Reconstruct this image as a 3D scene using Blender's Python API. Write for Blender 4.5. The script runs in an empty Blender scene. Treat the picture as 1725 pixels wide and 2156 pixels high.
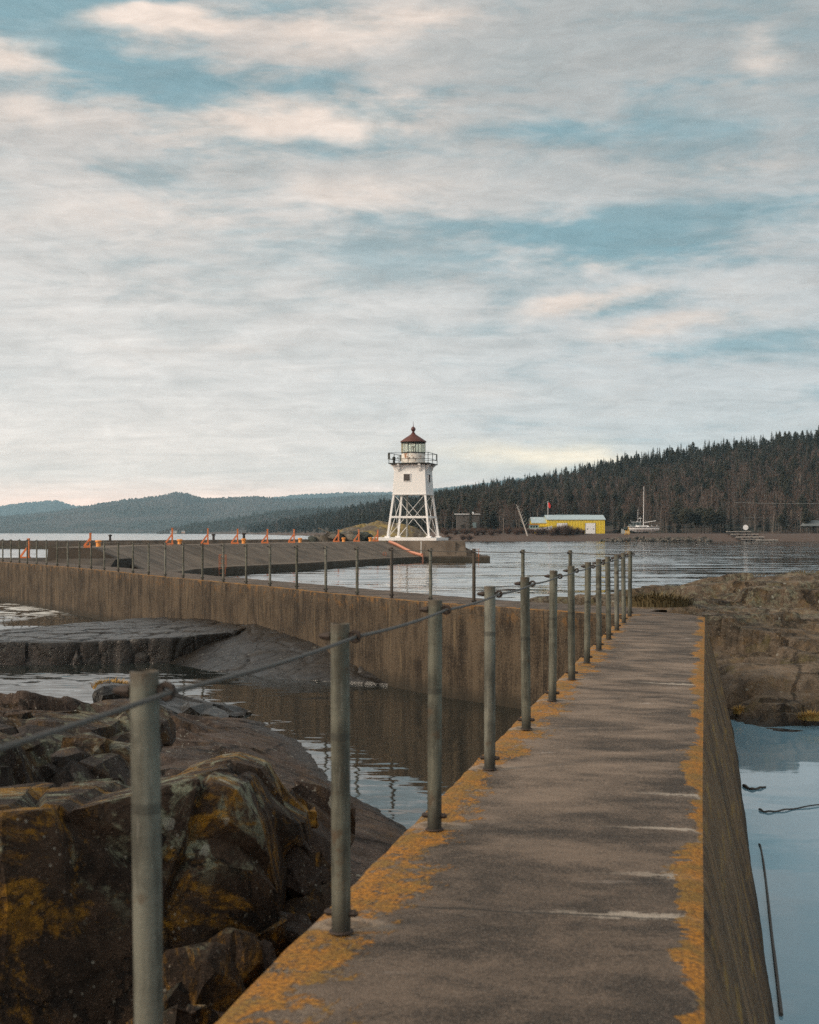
import bpy, bmesh, math, random
import numpy as np
from mathutils import Vector, Matrix, noise as mn
random.seed(7); np.random.seed(7)
SC = bpy.context.scene
COL = SC.collection
R = math.radians

# ---------------------------------------------------------------- camera
FPX = 2800.0; CXP = 862.5; HOR = 1121.0; CAMZ = 3.16; DECK = 1.803   # metres above the water
cam_d = bpy.data.cameras.new('camera'); cam = bpy.data.objects.new('camera', cam_d); COL.objects.link(cam)
cam.location = (0, 0, CAMZ); cam.rotation_euler = (R(90), 0, 0)
cam_d.sensor_fit = 'VERTICAL'; cam_d.sensor_height = 36; cam_d.sensor_width = 28.8
cam_d.lens = 36 * FPX / 2156; cam_d.shift_y = 43.0 / 2156
cam_d.clip_start = .05; cam_d.clip_end = 40000
cam_d.dof.use_dof = True; cam_d.dof.focus_distance = 26; cam_d.dof.aperture_fstop = 5.6
SC.camera = cam

def at(px, py, Z):
    return Vector(((px - CXP) / FPX * Z, Z, CAMZ - (py - HOR) / FPX * Z))

# ---------------------------------------------------------------- node helper
class NT:
    def __init__(s, tree): s.t = tree; s.n = tree.nodes; s.l = tree.links
    def new(s, typ, **kw):
        nd = s.n.new(typ)
        for k, v in kw.items(): setattr(nd, k, v)
        return nd
    def put(s, sock, v):
        if v is None: return
        if isinstance(v, bpy.types.NodeSocket): s.l.new(v, sock)
        else:
            if sock.type == 'RGBA' and len(v) == 3: v = (*v, 1)
            sock.default_value = v
    def m(s, op, a, b=None, c=None, clamp=False):
        nd = s.new('ShaderNodeMath', operation=op, use_clamp=clamp)
        s.put(nd.inputs[0], a); s.put(nd.inputs[1], b)
        if c is not None: s.put(nd.inputs[2], c)
        return nd.outputs[0]
    def vm(s, op, a, b=None):
        nd = s.new('ShaderNodeVectorMath', operation=op); s.put(nd.inputs[0], a)
        if b is not None: s.put(nd.inputs[1], b)
        return nd.outputs[0]
    def scale(s, v, sc):
        return s.vm('MULTIPLY', v, sc if not isinstance(sc, (int, float)) else (sc, sc, sc))
    def sep(s, v):
        nd = s.new('ShaderNodeSeparateXYZ'); s.put(nd.inputs[0], v); return nd.outputs
    def comb(s, x, y, z=0.0):
        nd = s.new('ShaderNodeCombineXYZ')
        for i, q in enumerate((x, y, z)): s.put(nd.inputs[i], q)
        return nd.outputs[0]
    def noise(s, vec, scale=5, detail=4, rough=.55, dist=0, col=False):
        nd = s.new('ShaderNodeTexNoise')
        s.put(nd.inputs['Vector'], vec); nd.inputs['Scale'].default_value = scale
        nd.inputs['Detail'].default_value = detail; nd.inputs['Roughness'].default_value = rough
        nd.inputs['Distortion'].default_value = dist
        return nd.outputs['Color' if col else 'Fac']
    def vor(s, vec, scale=5, feature='F1', rand=1, out='Distance'):
        nd = s.new('ShaderNodeTexVoronoi', feature=feature)
        s.put(nd.inputs['Vector'], vec); nd.inputs['Scale'].default_value = scale
        nd.inputs['Randomness'].default_value = rand
        return nd.outputs[out]
    def ss(s, x, lo, hi):                                   # smooth step, lo may exceed hi
        nd = s.new('ShaderNodeMapRange', interpolation_type='SMOOTHSTEP')
        s.put(nd.inputs[0], x)
        a, b, c, d = (lo, hi, 0., 1.) if lo < hi else (hi, lo, 1., 0.)
        for i, q in zip((1, 2, 3, 4), (a, b, c, d)): nd.inputs[i].default_value = q
        return nd.outputs[0]
    def mix(s, f, a, b, mode='MIX'):
        nd = s.new('ShaderNodeMix', data_type='RGBA', blend_type=mode)
        s.put(nd.inputs[0], f); s.put(nd.inputs[6], a); s.put(nd.inputs[7], b)
        return nd.outputs[2]
    def coord(s, out='Object'): return s.new('ShaderNodeTexCoord').outputs[out]
    def bump(s, h, dist=.01, strength=1, normal=None):
        nd = s.new('ShaderNodeBump'); s.put(nd.inputs['Height'], h)
        nd.inputs['Distance'].default_value = dist; s.put(nd.inputs['Strength'], strength)
        if normal is not None: s.put(nd.inputs['Normal'], normal)
        return nd.outputs[0]

MATS = {}
def mat(name, fn):
    if name in MATS: return MATS[name]
    m = bpy.data.materials.new(name); m.use_nodes = True
    t = NT(m.node_tree); p = m.node_tree.nodes['Principled BSDF']
    fn(t, p); MATS[name] = m; return m
def plain(name, col, rough=.6, metal=0, var=.25, scale=6, bump=.004, emit=None):
    def fn(t, p):
        c = t.coord(); n = t.noise(c, scale, 5)
        dk = tuple(x * (1 - var) for x in col); lt = tuple(min(1, x * (1 + var)) for x in col)
        t.put(p.inputs['Base Color'], t.mix(n, dk, lt))
        p.inputs['Roughness'].default_value = rough; p.inputs['Metallic'].default_value = metal
        if bump: t.put(p.inputs['Normal'], t.bump(t.noise(c, scale * 4, 4), bump))
    return mat(name, fn)

# ---------------------------------------------------------------- world: sky with a cloud layer
SUN = Vector((-.78, -.36, .52)).normalized()
world = bpy.data.worlds.new('World'); SC.world = world; world.use_nodes = True
wt = NT(world.node_tree); bg = world.node_tree.nodes['Background']
sky = wt.new('ShaderNodeTexSky', sky_type='NISHITA', sun_disc=False)
sky.sun_elevation = math.asin(SUN.z); sky.sun_rotation = math.atan2(SUN.x, SUN.y)
sky.air_density = 1.2; sky.dust_density = 2
SKYS = .1
def build_sky():
    t = wt; d = t.coord('Generated'); o = t.sep(d); x, y, z = o[0], o[1], o[2]
    zc = t.m('MAXIMUM', z, 0.0)
    k = t.m('ADD', zc, .13)
    flat = t.comb(t.m('DIVIDE', x, k), t.m('DIVIDE', y, k), 0.0)       # the cloud layer seen in perspective
    az = t.m('ARCTAN2', x, y); el = t.m('ARCSINE', zc)
    ae = t.comb(az, el, 0.0)
    w1 = t.vm('SUBTRACT', t.noise(t.scale(ae, (9, 20, 1)), 1, 4, .6, 0, True), (.5, .5, .5))
    aw = t.vm('ADD', ae, t.vm('MULTIPLY', w1, (.09, .04, 0)))
    aws = t.sep(aw)
    def blob(px, py, rx, ry, ang=0):
        cx, cy = (px - CXP) / FPX, (HOR - py) / FPX; rx /= FPX; ry /= FPX
        dx = t.m('SUBTRACT', aws[0], cx); dy = t.m('SUBTRACT', aws[1], cy)
        ca, sa = math.cos(R(ang)), math.sin(R(ang))
        u = t.m('ADD', t.m('MULTIPLY', dx, ca / rx), t.m('MULTIPLY', dy, sa / rx))
        v = t.m('ADD', t.m('MULTIPLY', dx, -sa / ry), t.m('MULTIPLY', dy, ca / ry))
        q = t.m('ADD', t.m('MULTIPLY', u, u), t.m('MULTIPLY', v, v))
        return t.m('POWER', 2.718, t.m('MULTIPLY', q, -1.0))
    def total(lst):
        acc = None
        for it in lst:
            b = t.m('MULTIPLY', blob(*it[:5]), it[5]); acc = b if acc is None else t.m('ADD', acc, b)
        return acc
    n1 = t.noise(t.scale(flat, (.55, 1.25, 1)), 1.5, 9, .58, .35)
    n2 = t.noise(t.scale(ae, (5, 17, 1)), 1.6, 8, .6, .5)
    n3 = t.noise(t.scale(ae, (16, 60, 1)), 1.4, 6, .6, .3)
    nn = t.m('ADD', t.m('MULTIPLY', n1, .45), t.m('ADD', t.m('MULTIPLY', n2, .40), t.m('MULTIPLY', n3, .15)))
    blue = total([(280, 40, 330, 70, 0, .75), (330, 225, 330, 85, -8, .85), (120, 130, 240, 60, 0, .5), (720, 190, 180, 30, 0, .35),
                  (1180, 500, 300, 45, -3, .75), (1420, 560, 260, 45, 0, .35), (1450, 225, 190, 28, 0, .45), (1150, 320, 200, 40, 0, .45),
                  (1500, 745, 330, 26, 3, .5), (1150, 800, 200, 18, 0, .25), (1330, 650, 260, 22, 6, .45), (880, 340, 260, 45, 6, .3), (1560, 470, 260, 26, 0, .35)])
    dark = total([(1680, 60, 160, 110, 0, .55), (1600, 260, 220, 90, 0, .35), (285, 408, 75, 20, -5, .5), (830, 335, 320, 42, 4, .55), (20, 460, 60, 22, 0, .5),
                  (480, 560, 190, 48, -8, .35), (900, 160, 260, 45, 0, .25), (1300, 60, 200, 60, 0, .15), (1020, 620, 150, 30, 0, .3), (700, 700, 400, 40, 0, .2)])
    warm = total([(330, 112, 150, 26, 4, .9), (690, 118, 140, 38, 3, .6), (900, 85, 140, 36, 0, .55), (640, 285, 250, 45, 6, .9), (40, 200, 110, 34, 0, .6),
                  (80, 300, 130, 30, 0, .35), (780, 440, 200, 50, 0, .35), (1220, 640, 160, 24, 8, .7), (860, 570, 160, 40, 0, .3), (1420, 690, 200, 20, 4, .45),
                  (1250, 560, 180, 18, 6, .35), (300, 470, 260, 60, 0, .3), (1590, 170, 60, 60, -40, .4), (1500, 380, 220, 30, 0, .3)])
    b = t.m('ADD', t.m('MULTIPLY', t.ss(nn, .60, .34), .42), blue)
    b = t.ss(t.m('ADD', b, t.m('MULTIPLY', t.m('SUBTRACT', .48, nn), 2.5)), .10, .85)
    b = t.m('MULTIPLY', b, t.m('SUBTRACT', 1.0, t.m('MULTIPLY', t.ss(el, .30, .08), t.ss(az, .14, -.10))))
    top = t.mix(t.ss(az, -.2, .25), (.50, .47, .445), (.37, .385, .385))      # lit cloud, paler to the left
    low = t.mix(t.ss(az, -.22, .22), (1.35, 1.10, .93), (.80, .79, .76))
    midc = t.mix(t.ss(az, -.2, .25), (.74, .69, .65), (.58, .59, .59))
    base = t.mix(t.ss(el, .0, .12), low, t.mix(t.ss(el, .10, .34), midc, top))
    clear = t.mix(.07, (.150, .300, .350), t.vm('MULTIPLY', sky.outputs[0], (SKYS, SKYS, SKYS)))
    lowclear = t.mix(t.ss(el, .0, .2), (.40, .54, .60), clear)
    c = t.mix(t.m('MULTIPLY', b, .88, clamp=True), base, lowclear)
    d2 = t.m('ADD', t.m('MULTIPLY', dark, .7), t.m('MULTIPLY', t.ss(n2, .56, .34), t.m('MULTIPLY', t.ss(el, .02, .2), .34)))
    c = t.mix(t.m('MULTIPLY', d2, .85, clamp=True), c, (.27, .325, .34))
    wm = t.ss(t.m('ADD', warm, t.m('MULTIPLY', t.m('SUBTRACT', nn, .47), 2.2)), .08, .85)
    c = t.mix(t.m('MULTIPLY', wm, .95), c, (.80, .665, .575))
    # warm strip along the horizon and the glow over the hill
    hz = t.m('MULTIPLY', t.ss(el, .045, .004), t.m('ADD', .5, t.m('MULTIPLY', n3, .8)), clamp=True)
    c = t.mix(t.m('MULTIPLY', hz, .85), c, (2.1, 1.3, .95))
    gl = total([(1110, 962, 190, 26, -3, .9), (1240, 985, 120, 16, 0, .5), (900, 1000, 160, 14, 0, .3)])
    c = t.mix(t.m('MULTIPLY', gl, t.m('ADD', .35, n3), clamp=True), c, (1.35, 1.12, .82))
    tex = t.m('ADD', t.m('MULTIPLY', t.noise(t.scale(ae, (22, 70, 1)), 1.3, 8, .7, .8), .5), t.m('MULTIPLY', t.noise(t.scale(flat, (.9, 2.6, 1)), 2.0, 8, .68, .9), .5))
    tx = t.m('ADD', .44, t.m('MULTIPLY', tex, 1.10)); c = t.vm('MULTIPLY', c, t.comb(tx, tx, tx))
    # added brightening of the unseen sky behind the camera's left, to light the tower
    dotn = t.new('ShaderNodeVectorMath', operation='DOT_PRODUCT'); t.put(dotn.inputs[0], d); dotn.inputs[1].default_value = tuple(SUN)
    c = t.vm('MULTIPLY', c, t.comb(*[t.m('ADD', 1.0, t.m('MULTIPLY', t.ss(dotn.outputs['Value'], .1, 1.0), q)) for q in (1.0, .9, .75)]))
    t.put(bg.inputs['Color'], t.vm('MULTIPLY', c, (1 / SKYS,) * 3))
    bg.inputs['Strength'].default_value = SKYS
build_sky()

sun_d = bpy.data.lights.new('sun', 'SUN'); sun = bpy.data.objects.new('sun', sun_d); COL.objects.link(sun)
sun_d.energy = 2.0; sun_d.angle = R(14); sun_d.color = (1, .84, .66)
sun.rotation_euler = SUN.to_track_quat('Z', 'Y').to_euler(); sun.location = (-20, -10, 30)
SC.view_settings.view_transform = 'Standard'; SC.view_settings.look = 'None'
SC.view_settings.exposure = .28; SC.view_settings.gamma = 1; SC.view_settings.use_curve_mapping = False
SC.cycles.use_denoising = False; SC.cycles.max_bounces = 6; SC.cycles.diffuse_bounces = 3
SC.cycles.volume_bounces = 1; SC.cycles.transparent_max_bounces = 8; SC.cycles.caustics_reflective = False

# ---------------------------------------------------------------- object helpers
def tag(o, label=None, cat=None, group=None, kind=None):
    if label: o['label'] = label
    if cat: o['category'] = cat
    if group: o['group'] = group
    if kind: o['kind'] = kind
    return o
def empty(name, loc, rz=0, label=None, cat=None, group=None):
    o = bpy.data.objects.new(name, None); COL.objects.link(o); o.location = loc; o.rotation_euler = (0, 0, rz)
    o.empty_display_size = .3
    return tag(o, label, cat, group)
class MB:
    def __init__(s): s.v = []; s.f = []; s.mi = []; s.cur = 0
    def add(s, vs, fs):
        b = len(s.v); s.v += [tuple(q) for q in vs]
        for f in fs: s.f.append(tuple(b + i for i in f)); s.mi.append(s.cur)
    def box(s, c, size, rz=0, top=1.0):
        x, y, z = size[0] / 2, size[1] / 2, size[2] / 2; ca, sa = math.cos(rz), math.sin(rz); vs = []
        for dz, k in ((-z, 1), (z, top)):
            for dx, dy in ((-x, -y), (x, -y), (x, y), (-x, y)):
                dx *= k; dy *= k
                vs.append((c[0] + dx * ca - dy * sa, c[1] + dx * sa + dy * ca, c[2] + dz))
        s.add(vs, [(3, 2, 1, 0), (4, 5, 6, 7), (0, 1, 5, 4), (1, 2, 6, 5), (2, 3, 7, 6), (3, 0, 4, 7)])
    def beam(s, p, q, w, h=None, up=(0, 0, 1)):
        h = h or w; p = Vector(p); q = Vector(q); d = (q - p).normalized(); u = Vector(up)
        if abs(d.dot(u)) > .98: u = Vector((0, 1, 0))
        a = d.cross(u).normalized() * w / 2; b = a.cross(d).normalized() * h / 2
        vs = [e + sa * a + sb * b for e in (p, q) for sa, sb in ((-1, -1), (1, -1), (1, 1), (-1, 1))]
        s.add(vs, [(3, 2, 1, 0), (4, 5, 6, 7), (0, 1, 5, 4), (1, 2, 6, 5), (2, 3, 7, 6), (3, 0, 4, 7)])
    def tube(s, pts, r, n=8, cap=True):
        pts = [Vector(p) for p in pts]; rs = r if isinstance(r, (list, tuple)) else [r] * len(pts); vs = []; fs = []
        for i, p in enumerate(pts):
            d = (pts[min(i + 1, len(pts) - 1)] - pts[max(i - 1, 0)]).normalized()
            u = Vector((0, 0, 1)) if abs(d.z) < .9 else Vector((0, 1, 0))
            a = d.cross(u).normalized(); b = a.cross(d).normalized()
            for k in range(n):
                t = 2 * math.pi * k / n; vs.append(p + (a * math.cos(t) + b * math.sin(t)) * rs[i])
        for i in range(len(pts) - 1):
            for k in range(n):
                k2 = (k + 1) % n; fs.append((i * n + k, i * n + k2, (i + 1) * n + k2, (i + 1) * n + k))
        if cap: fs.append(tuple(range(n - 1, -1, -1))); fs.append(tuple((len(pts) - 1) * n + k for k in range(n)))
        s.add(vs, fs)
    def lathe(s, prof, n=24, c=(0, 0, 0), ph=0, cap=True):
        vs = []; fs = []
        for r, z in prof:
            for k in range(n):
                t = 2 * math.pi * k / n + ph; vs.append((c[0] + r * math.cos(t), c[1] + r * math.sin(t), c[2] + z))
        for i in range(len(prof) - 1):
            for k in range(n):
                k2 = (k + 1) % n; fs.append((i * n + k, i * n + k2, (i + 1) * n + k2, (i + 1) * n + k))
        if cap: fs.append(tuple(range(n - 1, -1, -1))); fs.append(tuple((len(prof) - 1) * n + k for k in range(n)))
        s.add(vs, fs)
    def torus(s, c, R_, r, axis='Y', n=14, m=6):
        vs = []; fs = []
        for i in range(n):
            a = 2 * math.pi * i / n
            for j in range(m):
                b = 2 * math.pi * j / m; rr = R_ + r * math.cos(b); q = (rr * math.cos(a), r * math.sin(b), rr * math.sin(a))
                if axis == 'X': q = (q[1], q[0], q[2])
                if axis == 'Z': q = (q[0], q[2], q[1])
                vs.append((c[0] + q[0], c[1] + q[1], c[2] + q[2]))
        for i in range(n):
            for j in range(m):
                i2 = (i + 1) % n; j2 = (j + 1) % m; fs.append((i * m + j, i2 * m + j, i2 * m + j2, i * m + j2))
        s.add(vs, fs)
    def prism(s, pts, z0, z1):
        n = len(pts); vs = [(p[0], p[1], z0) for p in pts] + [(p[0], p[1], z1) for p in pts]
        s.add(vs, [tuple(range(n - 1, -1, -1)), tuple(range(n, 2 * n))] + [(i, (i + 1) % n, n + (i + 1) % n, n + i) for i in range(n)])
    def build(s, name, mats, parent=None, smooth=False, origin=None, bevel=0):
        me = bpy.data.meshes.new(name); vs = s.v
        if origin is not None: vs = [(v[0] - origin[0], v[1] - origin[1], v[2] - origin[2]) for v in vs]
        me.from_pydata(vs, [], s.f)
        for m in (mats if isinstance(mats, (list, tuple)) else [mats]): me.materials.append(m)
        me.polygons.foreach_set('material_index', s.mi)
        bm = bmesh.new(); bm.from_mesh(me); bmesh.ops.recalc_face_normals(bm, faces=bm.faces)
        if bevel: bmesh.ops.bevel(bm, geom=list(bm.edges), offset=bevel, segments=2, affect='EDGES', clamp_overlap=True)
        bm.to_mesh(me); bm.free()
        if smooth:
            me.polygons.foreach_set('use_smooth', [True] * len(me.polygons))
            me.set_sharp_from_angle(angle=R(40))
        o = bpy.data.objects.new(name, me); COL.objects.link(o)
        if origin is not None: o.location = origin
        if parent: o.parent = parent
        return o
def fast_mesh(name, V, T, MI, mats, smooth=False):
    me = bpy.data.meshes.new(name); V = np.asarray(V, dtype=np.float32); T = np.asarray(T, dtype=np.int32)
    k = T.shape[1]
    me.vertices.add(len(V)); me.vertices.foreach_set('co', V.ravel())
    me.loops.add(T.size); me.loops.foreach_set('vertex_index', T.ravel())
    me.polygons.add(len(T)); me.polygons.foreach_set('loop_start', np.arange(0, T.size, k, dtype=np.int32))
    for m in (mats if isinstance(mats, (list, tuple)) else [mats]): me.materials.append(m)
    if MI is not None: me.polygons.foreach_set('material_index', np.asarray(MI, dtype=np.int32))
    if smooth: me.polygons.foreach_set('use_smooth', np.ones(len(T), dtype=bool))
    me.update(calc_edges=True); me.validate()
    return me
def link(name, me, loc=(0, 0, 0), rz=0, parent=None):
    o = bpy.data.objects.new(name, me); COL.objects.link(o); o.location = loc; o.rotation_euler = (0, 0, rz)
    if parent: o.parent = parent
    return o
def grid_mesh(name, fn, nu, nv, m, smooth=True):
    V = [fn(i / (nu - 1), j / (nv - 1)) for j in range(nv) for i in range(nu)]
    T = [(j * nu + i, j * nu + i + 1, (j + 1) * nu + i + 1, (j + 1) * nu + i) for j in range(nv - 1) for i in range(nu - 1)]
    return fast_mesh(name, V, T, None, m, smooth)
def copy_tree(o, parent=None):
    c = o.copy(); COL.objects.link(c)
    if parent: c.parent = parent
    for ch in [q for q in o.children]: copy_tree(ch, c)
    return c
def interp(xs, ys, x): return float(np.interp(x, xs, ys))
def sst(x, a, b):
    t = min(1, max(0, (x - a) / (b - a))); return t * t * (3 - 2 * t)
def fbm(x, y, z=0, s=1, o=4): return mn.fractal(Vector((x * s, y * s, z * s)), 1.0, 2.0, o)
ORD = ['first', 'second', 'third', 'fourth', 'fifth', 'sixth', 'seventh', 'eighth', 'ninth', 'tenth', 'eleventh', 'twelfth', 'thirteenth',
       'fourteenth', 'fifteenth', 'sixteenth', 'seventeenth', 'eighteenth', 'nineteenth', 'twentieth', 'twenty-first', 'twenty-second', 'twenty-third',
       'twenty-fourth', 'twenty-fifth', 'twenty-sixth', 'twenty-seventh', 'twenty-eighth', 'twenty-ninth', 'thirtieth', 'thirty-first']

# ---------------------------------------------------------------- materials
def deck_fn(width, lich=1.0):
    def fn(t, p):
        uv = t.new('ShaderNodeUVMap').outputs[0]; s = t.sep(uv); u, v = s[0], s[1]
        c = t.comb(u, v, 0.0)
        streak = t.noise(t.scale(c, (.9, 1.5, 1)), 1.3, 7, .62, .3)
        fine = t.noise(c, 55, 6, .75); grain = t.noise(c, 170, 3, .7); mid = t.noise(t.scale(c, (1, 1.3, 1)), 5.5, 7, .7, .6)
        f = t.m('ADD', t.m('MULTIPLY', streak, .40), t.m('ADD', t.m('MULTIPLY', mid, .26), t.m('MULTIPLY', fine, .34)))
        col = t.mix(t.ss(f, .42, .60), (.024, .018, .013), (.160, .116, .085))
        col = t.mix(t.m('MULTIPLY', t.ss(grain, .54, .66), .6), col, (.34, .27, .215))
        col = t.mix(t.m('MULTIPLY', t.ss(grain, .47, .34), .65), col, (.022, .018, .015))
        agg = t.vor(c, 60); col = t.mix(t.m('MULTIPLY', t.ss(agg, .22, .12), .45), col, t.mix(fine, (.03, .025, .02), (.42, .36, .31)))
        pat = t.noise(t.scale(c, (.8, 3.0, 1)), 1.7, 8, .75, .6)
        far = t.ss(v, 6, 12)
        worn = t.m('MULTIPLY', t.m('MULTIPLY', t.ss(v, 4.8, 8), t.ss(v, 24, 15)), t.ss(t.m('ADD', t.m('MULTIPLY', streak, .6), t.m('MULTIPLY', fine, .4)), .40, .62))
        col = t.mix(t.m('MULTIPLY', worn, .58), col, (.30, .225, .17))
        col = t.mix(t.m('MULTIPLY', t.ss(pat, .60, .72), t.m('ADD', .3, t.m('MULTIPLY', far, .5))), col, (.48, .41, .365))
        # pour joints with pale mineral crust
        wob = t.m('MULTIPLY', t.m('SUBTRACT', t.noise(c, 5, 5, .7), .5), .10); vj = t.m('ADD', v, wob)
        if width < 5:
            for jv, w_, x0 in ((5.02, .014, .55), (5.62, .018, .8), (6.5, .010, .7), (7.35, .016, .8), (12.6, .02, .5), (3.1, .01, .5)):
                dj = t.m('ABSOLUTE', t.m('SUBTRACT', vj, jv)); side = t.ss(u, x0, x0 + .6)
                wid = t.m('MULTIPLY', t.m('ADD', w_ * .5, t.m('MULTIPLY', side, w_ * 3.6)), t.m('ADD', .2, t.m('MULTIPLY', t.ss(t.noise(c, 9, 7, .8), .38, .62), 1.3)))
                k = t.m('SUBTRACT', 1.0, t.m('DIVIDE', dj, wid), clamp=True)
                k = t.m('MULTIPLY', t.ss(k, .0, .6), t.m('MULTIPLY', t.ss(t.m('ADD', fine, t.m('MULTIPLY', side, .16)), .42, .62), t.m('ADD', .0, t.m('MULTIPLY', side, .50))))
                col = t.mix(k, col, (.62, .54, .45))
                crack = t.m('LESS_THAN', t.m('ABSOLUTE', t.m('SUBTRACT', vj, jv - .02)), .010)
                if w_ == .014: col = t.mix(t.m('MULTIPLY', crack, .75), col, (.02, .018, .015))
        # lichen crust along both edges
        ln = t.noise(t.scale(c, (1.0, .8, 1)), 8, 8, .72, .5); lbig = t.ss(t.noise(c, 1.5, 6, .7), .30, .70)
        dl = u; dr = t.m('SUBTRACT', width, u)
        lw = t.m('ADD', .10, t.m('MULTIPLY', lbig, .42 * lich)); rw = t.m('ADD', .06, t.m('MULTIPLY', lbig, .15))
        ml = t.m('SUBTRACT', 1.0, t.m('DIVIDE', dl, lw)); mr = t.m('SUBTRACT', t.m('ADD', .35, t.m('MULTIPLY', t.ss(t.noise(t.comb(v, 3.3, 0.0), 1.7, 5, .7), .40, .54), .65)), t.m('DIVIDE', dr, rw))
        near = t.m('MAXIMUM', t.m('MULTIPLY', t.ss(ml, -.1, .6), .93), t.m('MULTIPLY', t.m('MULTIPLY', t.ss(mr, -.1, .45), 1.25), 1.0 if width < 5 else 0.0))
        blot = t.noise(t.scale(c, (1.0, .55, 1)), 22, 6, .75, .8)
        lm = t.ss(t.m('ADD', t.m('ADD', t.m('MULTIPLY', ln, .55), t.m('MULTIPLY', blot, .45)), t.m('MULTIPLY', near, .20)), .595, .67)
        lm = t.m('MULTIPLY', lm, t.ss(near, .02, .3))
        if width < 5:                                  # pale bare mortar pad, with dark contact shade painted round every post foot
            md_ = t.m('SUBTRACT', t.m('MODULO', t.m('ADD', v, 10.3), 1.5836), .7918)
            pu = t.m('DIVIDE', t.m('SUBTRACT', u, .138), .17); pv = t.m('DIVIDE', md_, .085); pr_ = t.m('SQRT', t.m('ADD', t.m('MULTIPLY', pu, pu), t.m('MULTIPLY', pv, pv)))
            pr_ = t.m('ADD', pr_, t.m('MULTIPLY', t.m('SUBTRACT', ln, .5), 1.2)); pad = t.ss(pr_, 1.2, .8)
            lm = t.m('MULTIPLY', lm, t.m('SUBTRACT', 1.0, t.m('MULTIPLY', pad, .85)))
        if width < 5: col = t.mix(t.m('MULTIPLY', pad, .6), col, t.mix(fine, (.16, .12, .09), (.42, .34, .27))); col = t.mix(t.m('MULTIPLY', t.ss(pr_, .62, .42), .7), col, (.03, .024, .018))
        lc = t.mix(t.ss(fine, .35, .65), (.12, .055, .012), t.mix(t.ss(t.noise(c, 4.2, 5, .7), .38, .6), (.30, .17, .02), (.56, .22, .008)))
        pale = t.mix(t.m('MULTIPLY', t.ss(near, .3, .9), t.ss(fine, .45, .6)), col, (.34, .28, .2))
        col = t.mix(t.m('MULTIPLY', lm, .88), t.mix(.35, col, pale), lc)
        t.put(p.inputs['Base Color'], col)
        p.inputs['Roughness'].default_value = .82; p.inputs['Specular IOR Level'].default_value = .35
        b1 = t.bump(t.m('ADD', fine, t.m('MULTIPLY', grain, .5)), .006, .9)
        t.put(p.inputs['Normal'], t.bump(lm, .006, .6, b1))
    return fn
M_deck = mat('pier_deck', deck_fn(1.373))
M_deck2 = mat('walkway_deck', deck_fn(9.0, .35))

def wall_fn(orange=.0, dark=1.0, warm=(1, 1, 1)):
    def fn(t, p):
        uv = t.new('ShaderNodeUVMap').outputs[0]; s = t.sep(uv); u, v = s[0], s[1]      # u along, v height above water
        c = t.comb(u, v, 0.0)
        vert = t.noise(t.scale(c, (1.5, .16, 1)), 1.6, 7, .65); vert2 = t.noise(t.scale(c, (5, .7, 1)), 2.0, 6, .65, .3)
        fine = t.noise(c, 26, 6, .75); big = t.noise(c, .35, 4)
        f = t.m('ADD', t.m('MULTIPLY', vert, .26), t.m('ADD', t.m('MULTIPLY', vert2, .20), t.m('ADD', t.m('MULTIPLY', fine, .32), t.m('MULTIPLY', t.noise(c, 1.1, 6, .7), .24))))
        col = t.mix(t.ss(f, .43, .58), (.016 * dark, .011 * dark, .007 * dark), (.100 * dark, .073 * dark, .047 * dark))
        peb = t.vor(c, 42, 'F1'); col = t.mix(t.m('MULTIPLY', t.m('MULTIPLY', t.ss(peb, .26, .12), t.ss(fine, .48, .6)), .6), col, (.30, .22, .14))
        holes = t.vor(c, 17); col = t.mix(t.m('MULTIPLY', t.ss(holes, .13, .06), .8), col, (.015, .012, .01))
        dr = t.noise(t.scale(c, (3.2, .25, 1)), 1.9, 3); col = t.mix(t.m('MULTIPLY', t.ss(dr, .62, .72), .35), col, (.22, .16, .09))
        col = t.vm('MULTIPLY', col, warm)
        # rusty orange crust below the top edge
        top = t.ss(t.m('ADD', v, t.m('MULTIPLY', t.m('SUBTRACT', vert2, .5), .9)), 1.45, 1.78)
        col = t.mix(t.m('MULTIPLY', t.m('MULTIPLY', top, t.ss(t.noise(c, 3.5, 6, .7), .50, .64)), .65), col, (.20, .095, .022))
        if orange: col = t.mix(t.m('MULTIPLY', t.ss(t.noise(t.scale(c, (.6, 2.4, 1)), 2.2, 7, .7), .52, .64), orange), col, (.25, .14, .03))
        # wet band and weed at the waterline
        wet = t.ss(t.m('ADD', v, t.m('MULTIPLY', t.noise(c, 1.5, 4), .3)), .52, .2)
        col = t.mix(t.m('MULTIPLY', wet, .72), col, (.022, .019, .013))
        # vertical form joints
        fr = t.m('FRACT', t.m('DIVIDE', t.m('ADD', u, t.m('MULTIPLY', fine, .02)), 3.1)); jt = t.m('LESS_THAN', fr, .007)
        col = t.mix(t.m('MULTIPLY', jt, .8), col, (.012, .01, .008))
        t.put(p.inputs['Base Color'], col); p.inputs['Roughness'].default_value = .8
        p.inputs['Specular IOR Level'].default_value = .3
        t.put(p.inputs['Normal'], t.bump(t.m('ADD', fine, t.m('MULTIPLY', t.ss(peb, .3, .1), .5)), .012, .9))
    return fn
M_wall = mat('stained_concrete', wall_fn())
M_pwall = mat('pier_side_concrete', wall_fn(.9, 1.7, (1.15, .92, .68)))
M_farconc = None

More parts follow.
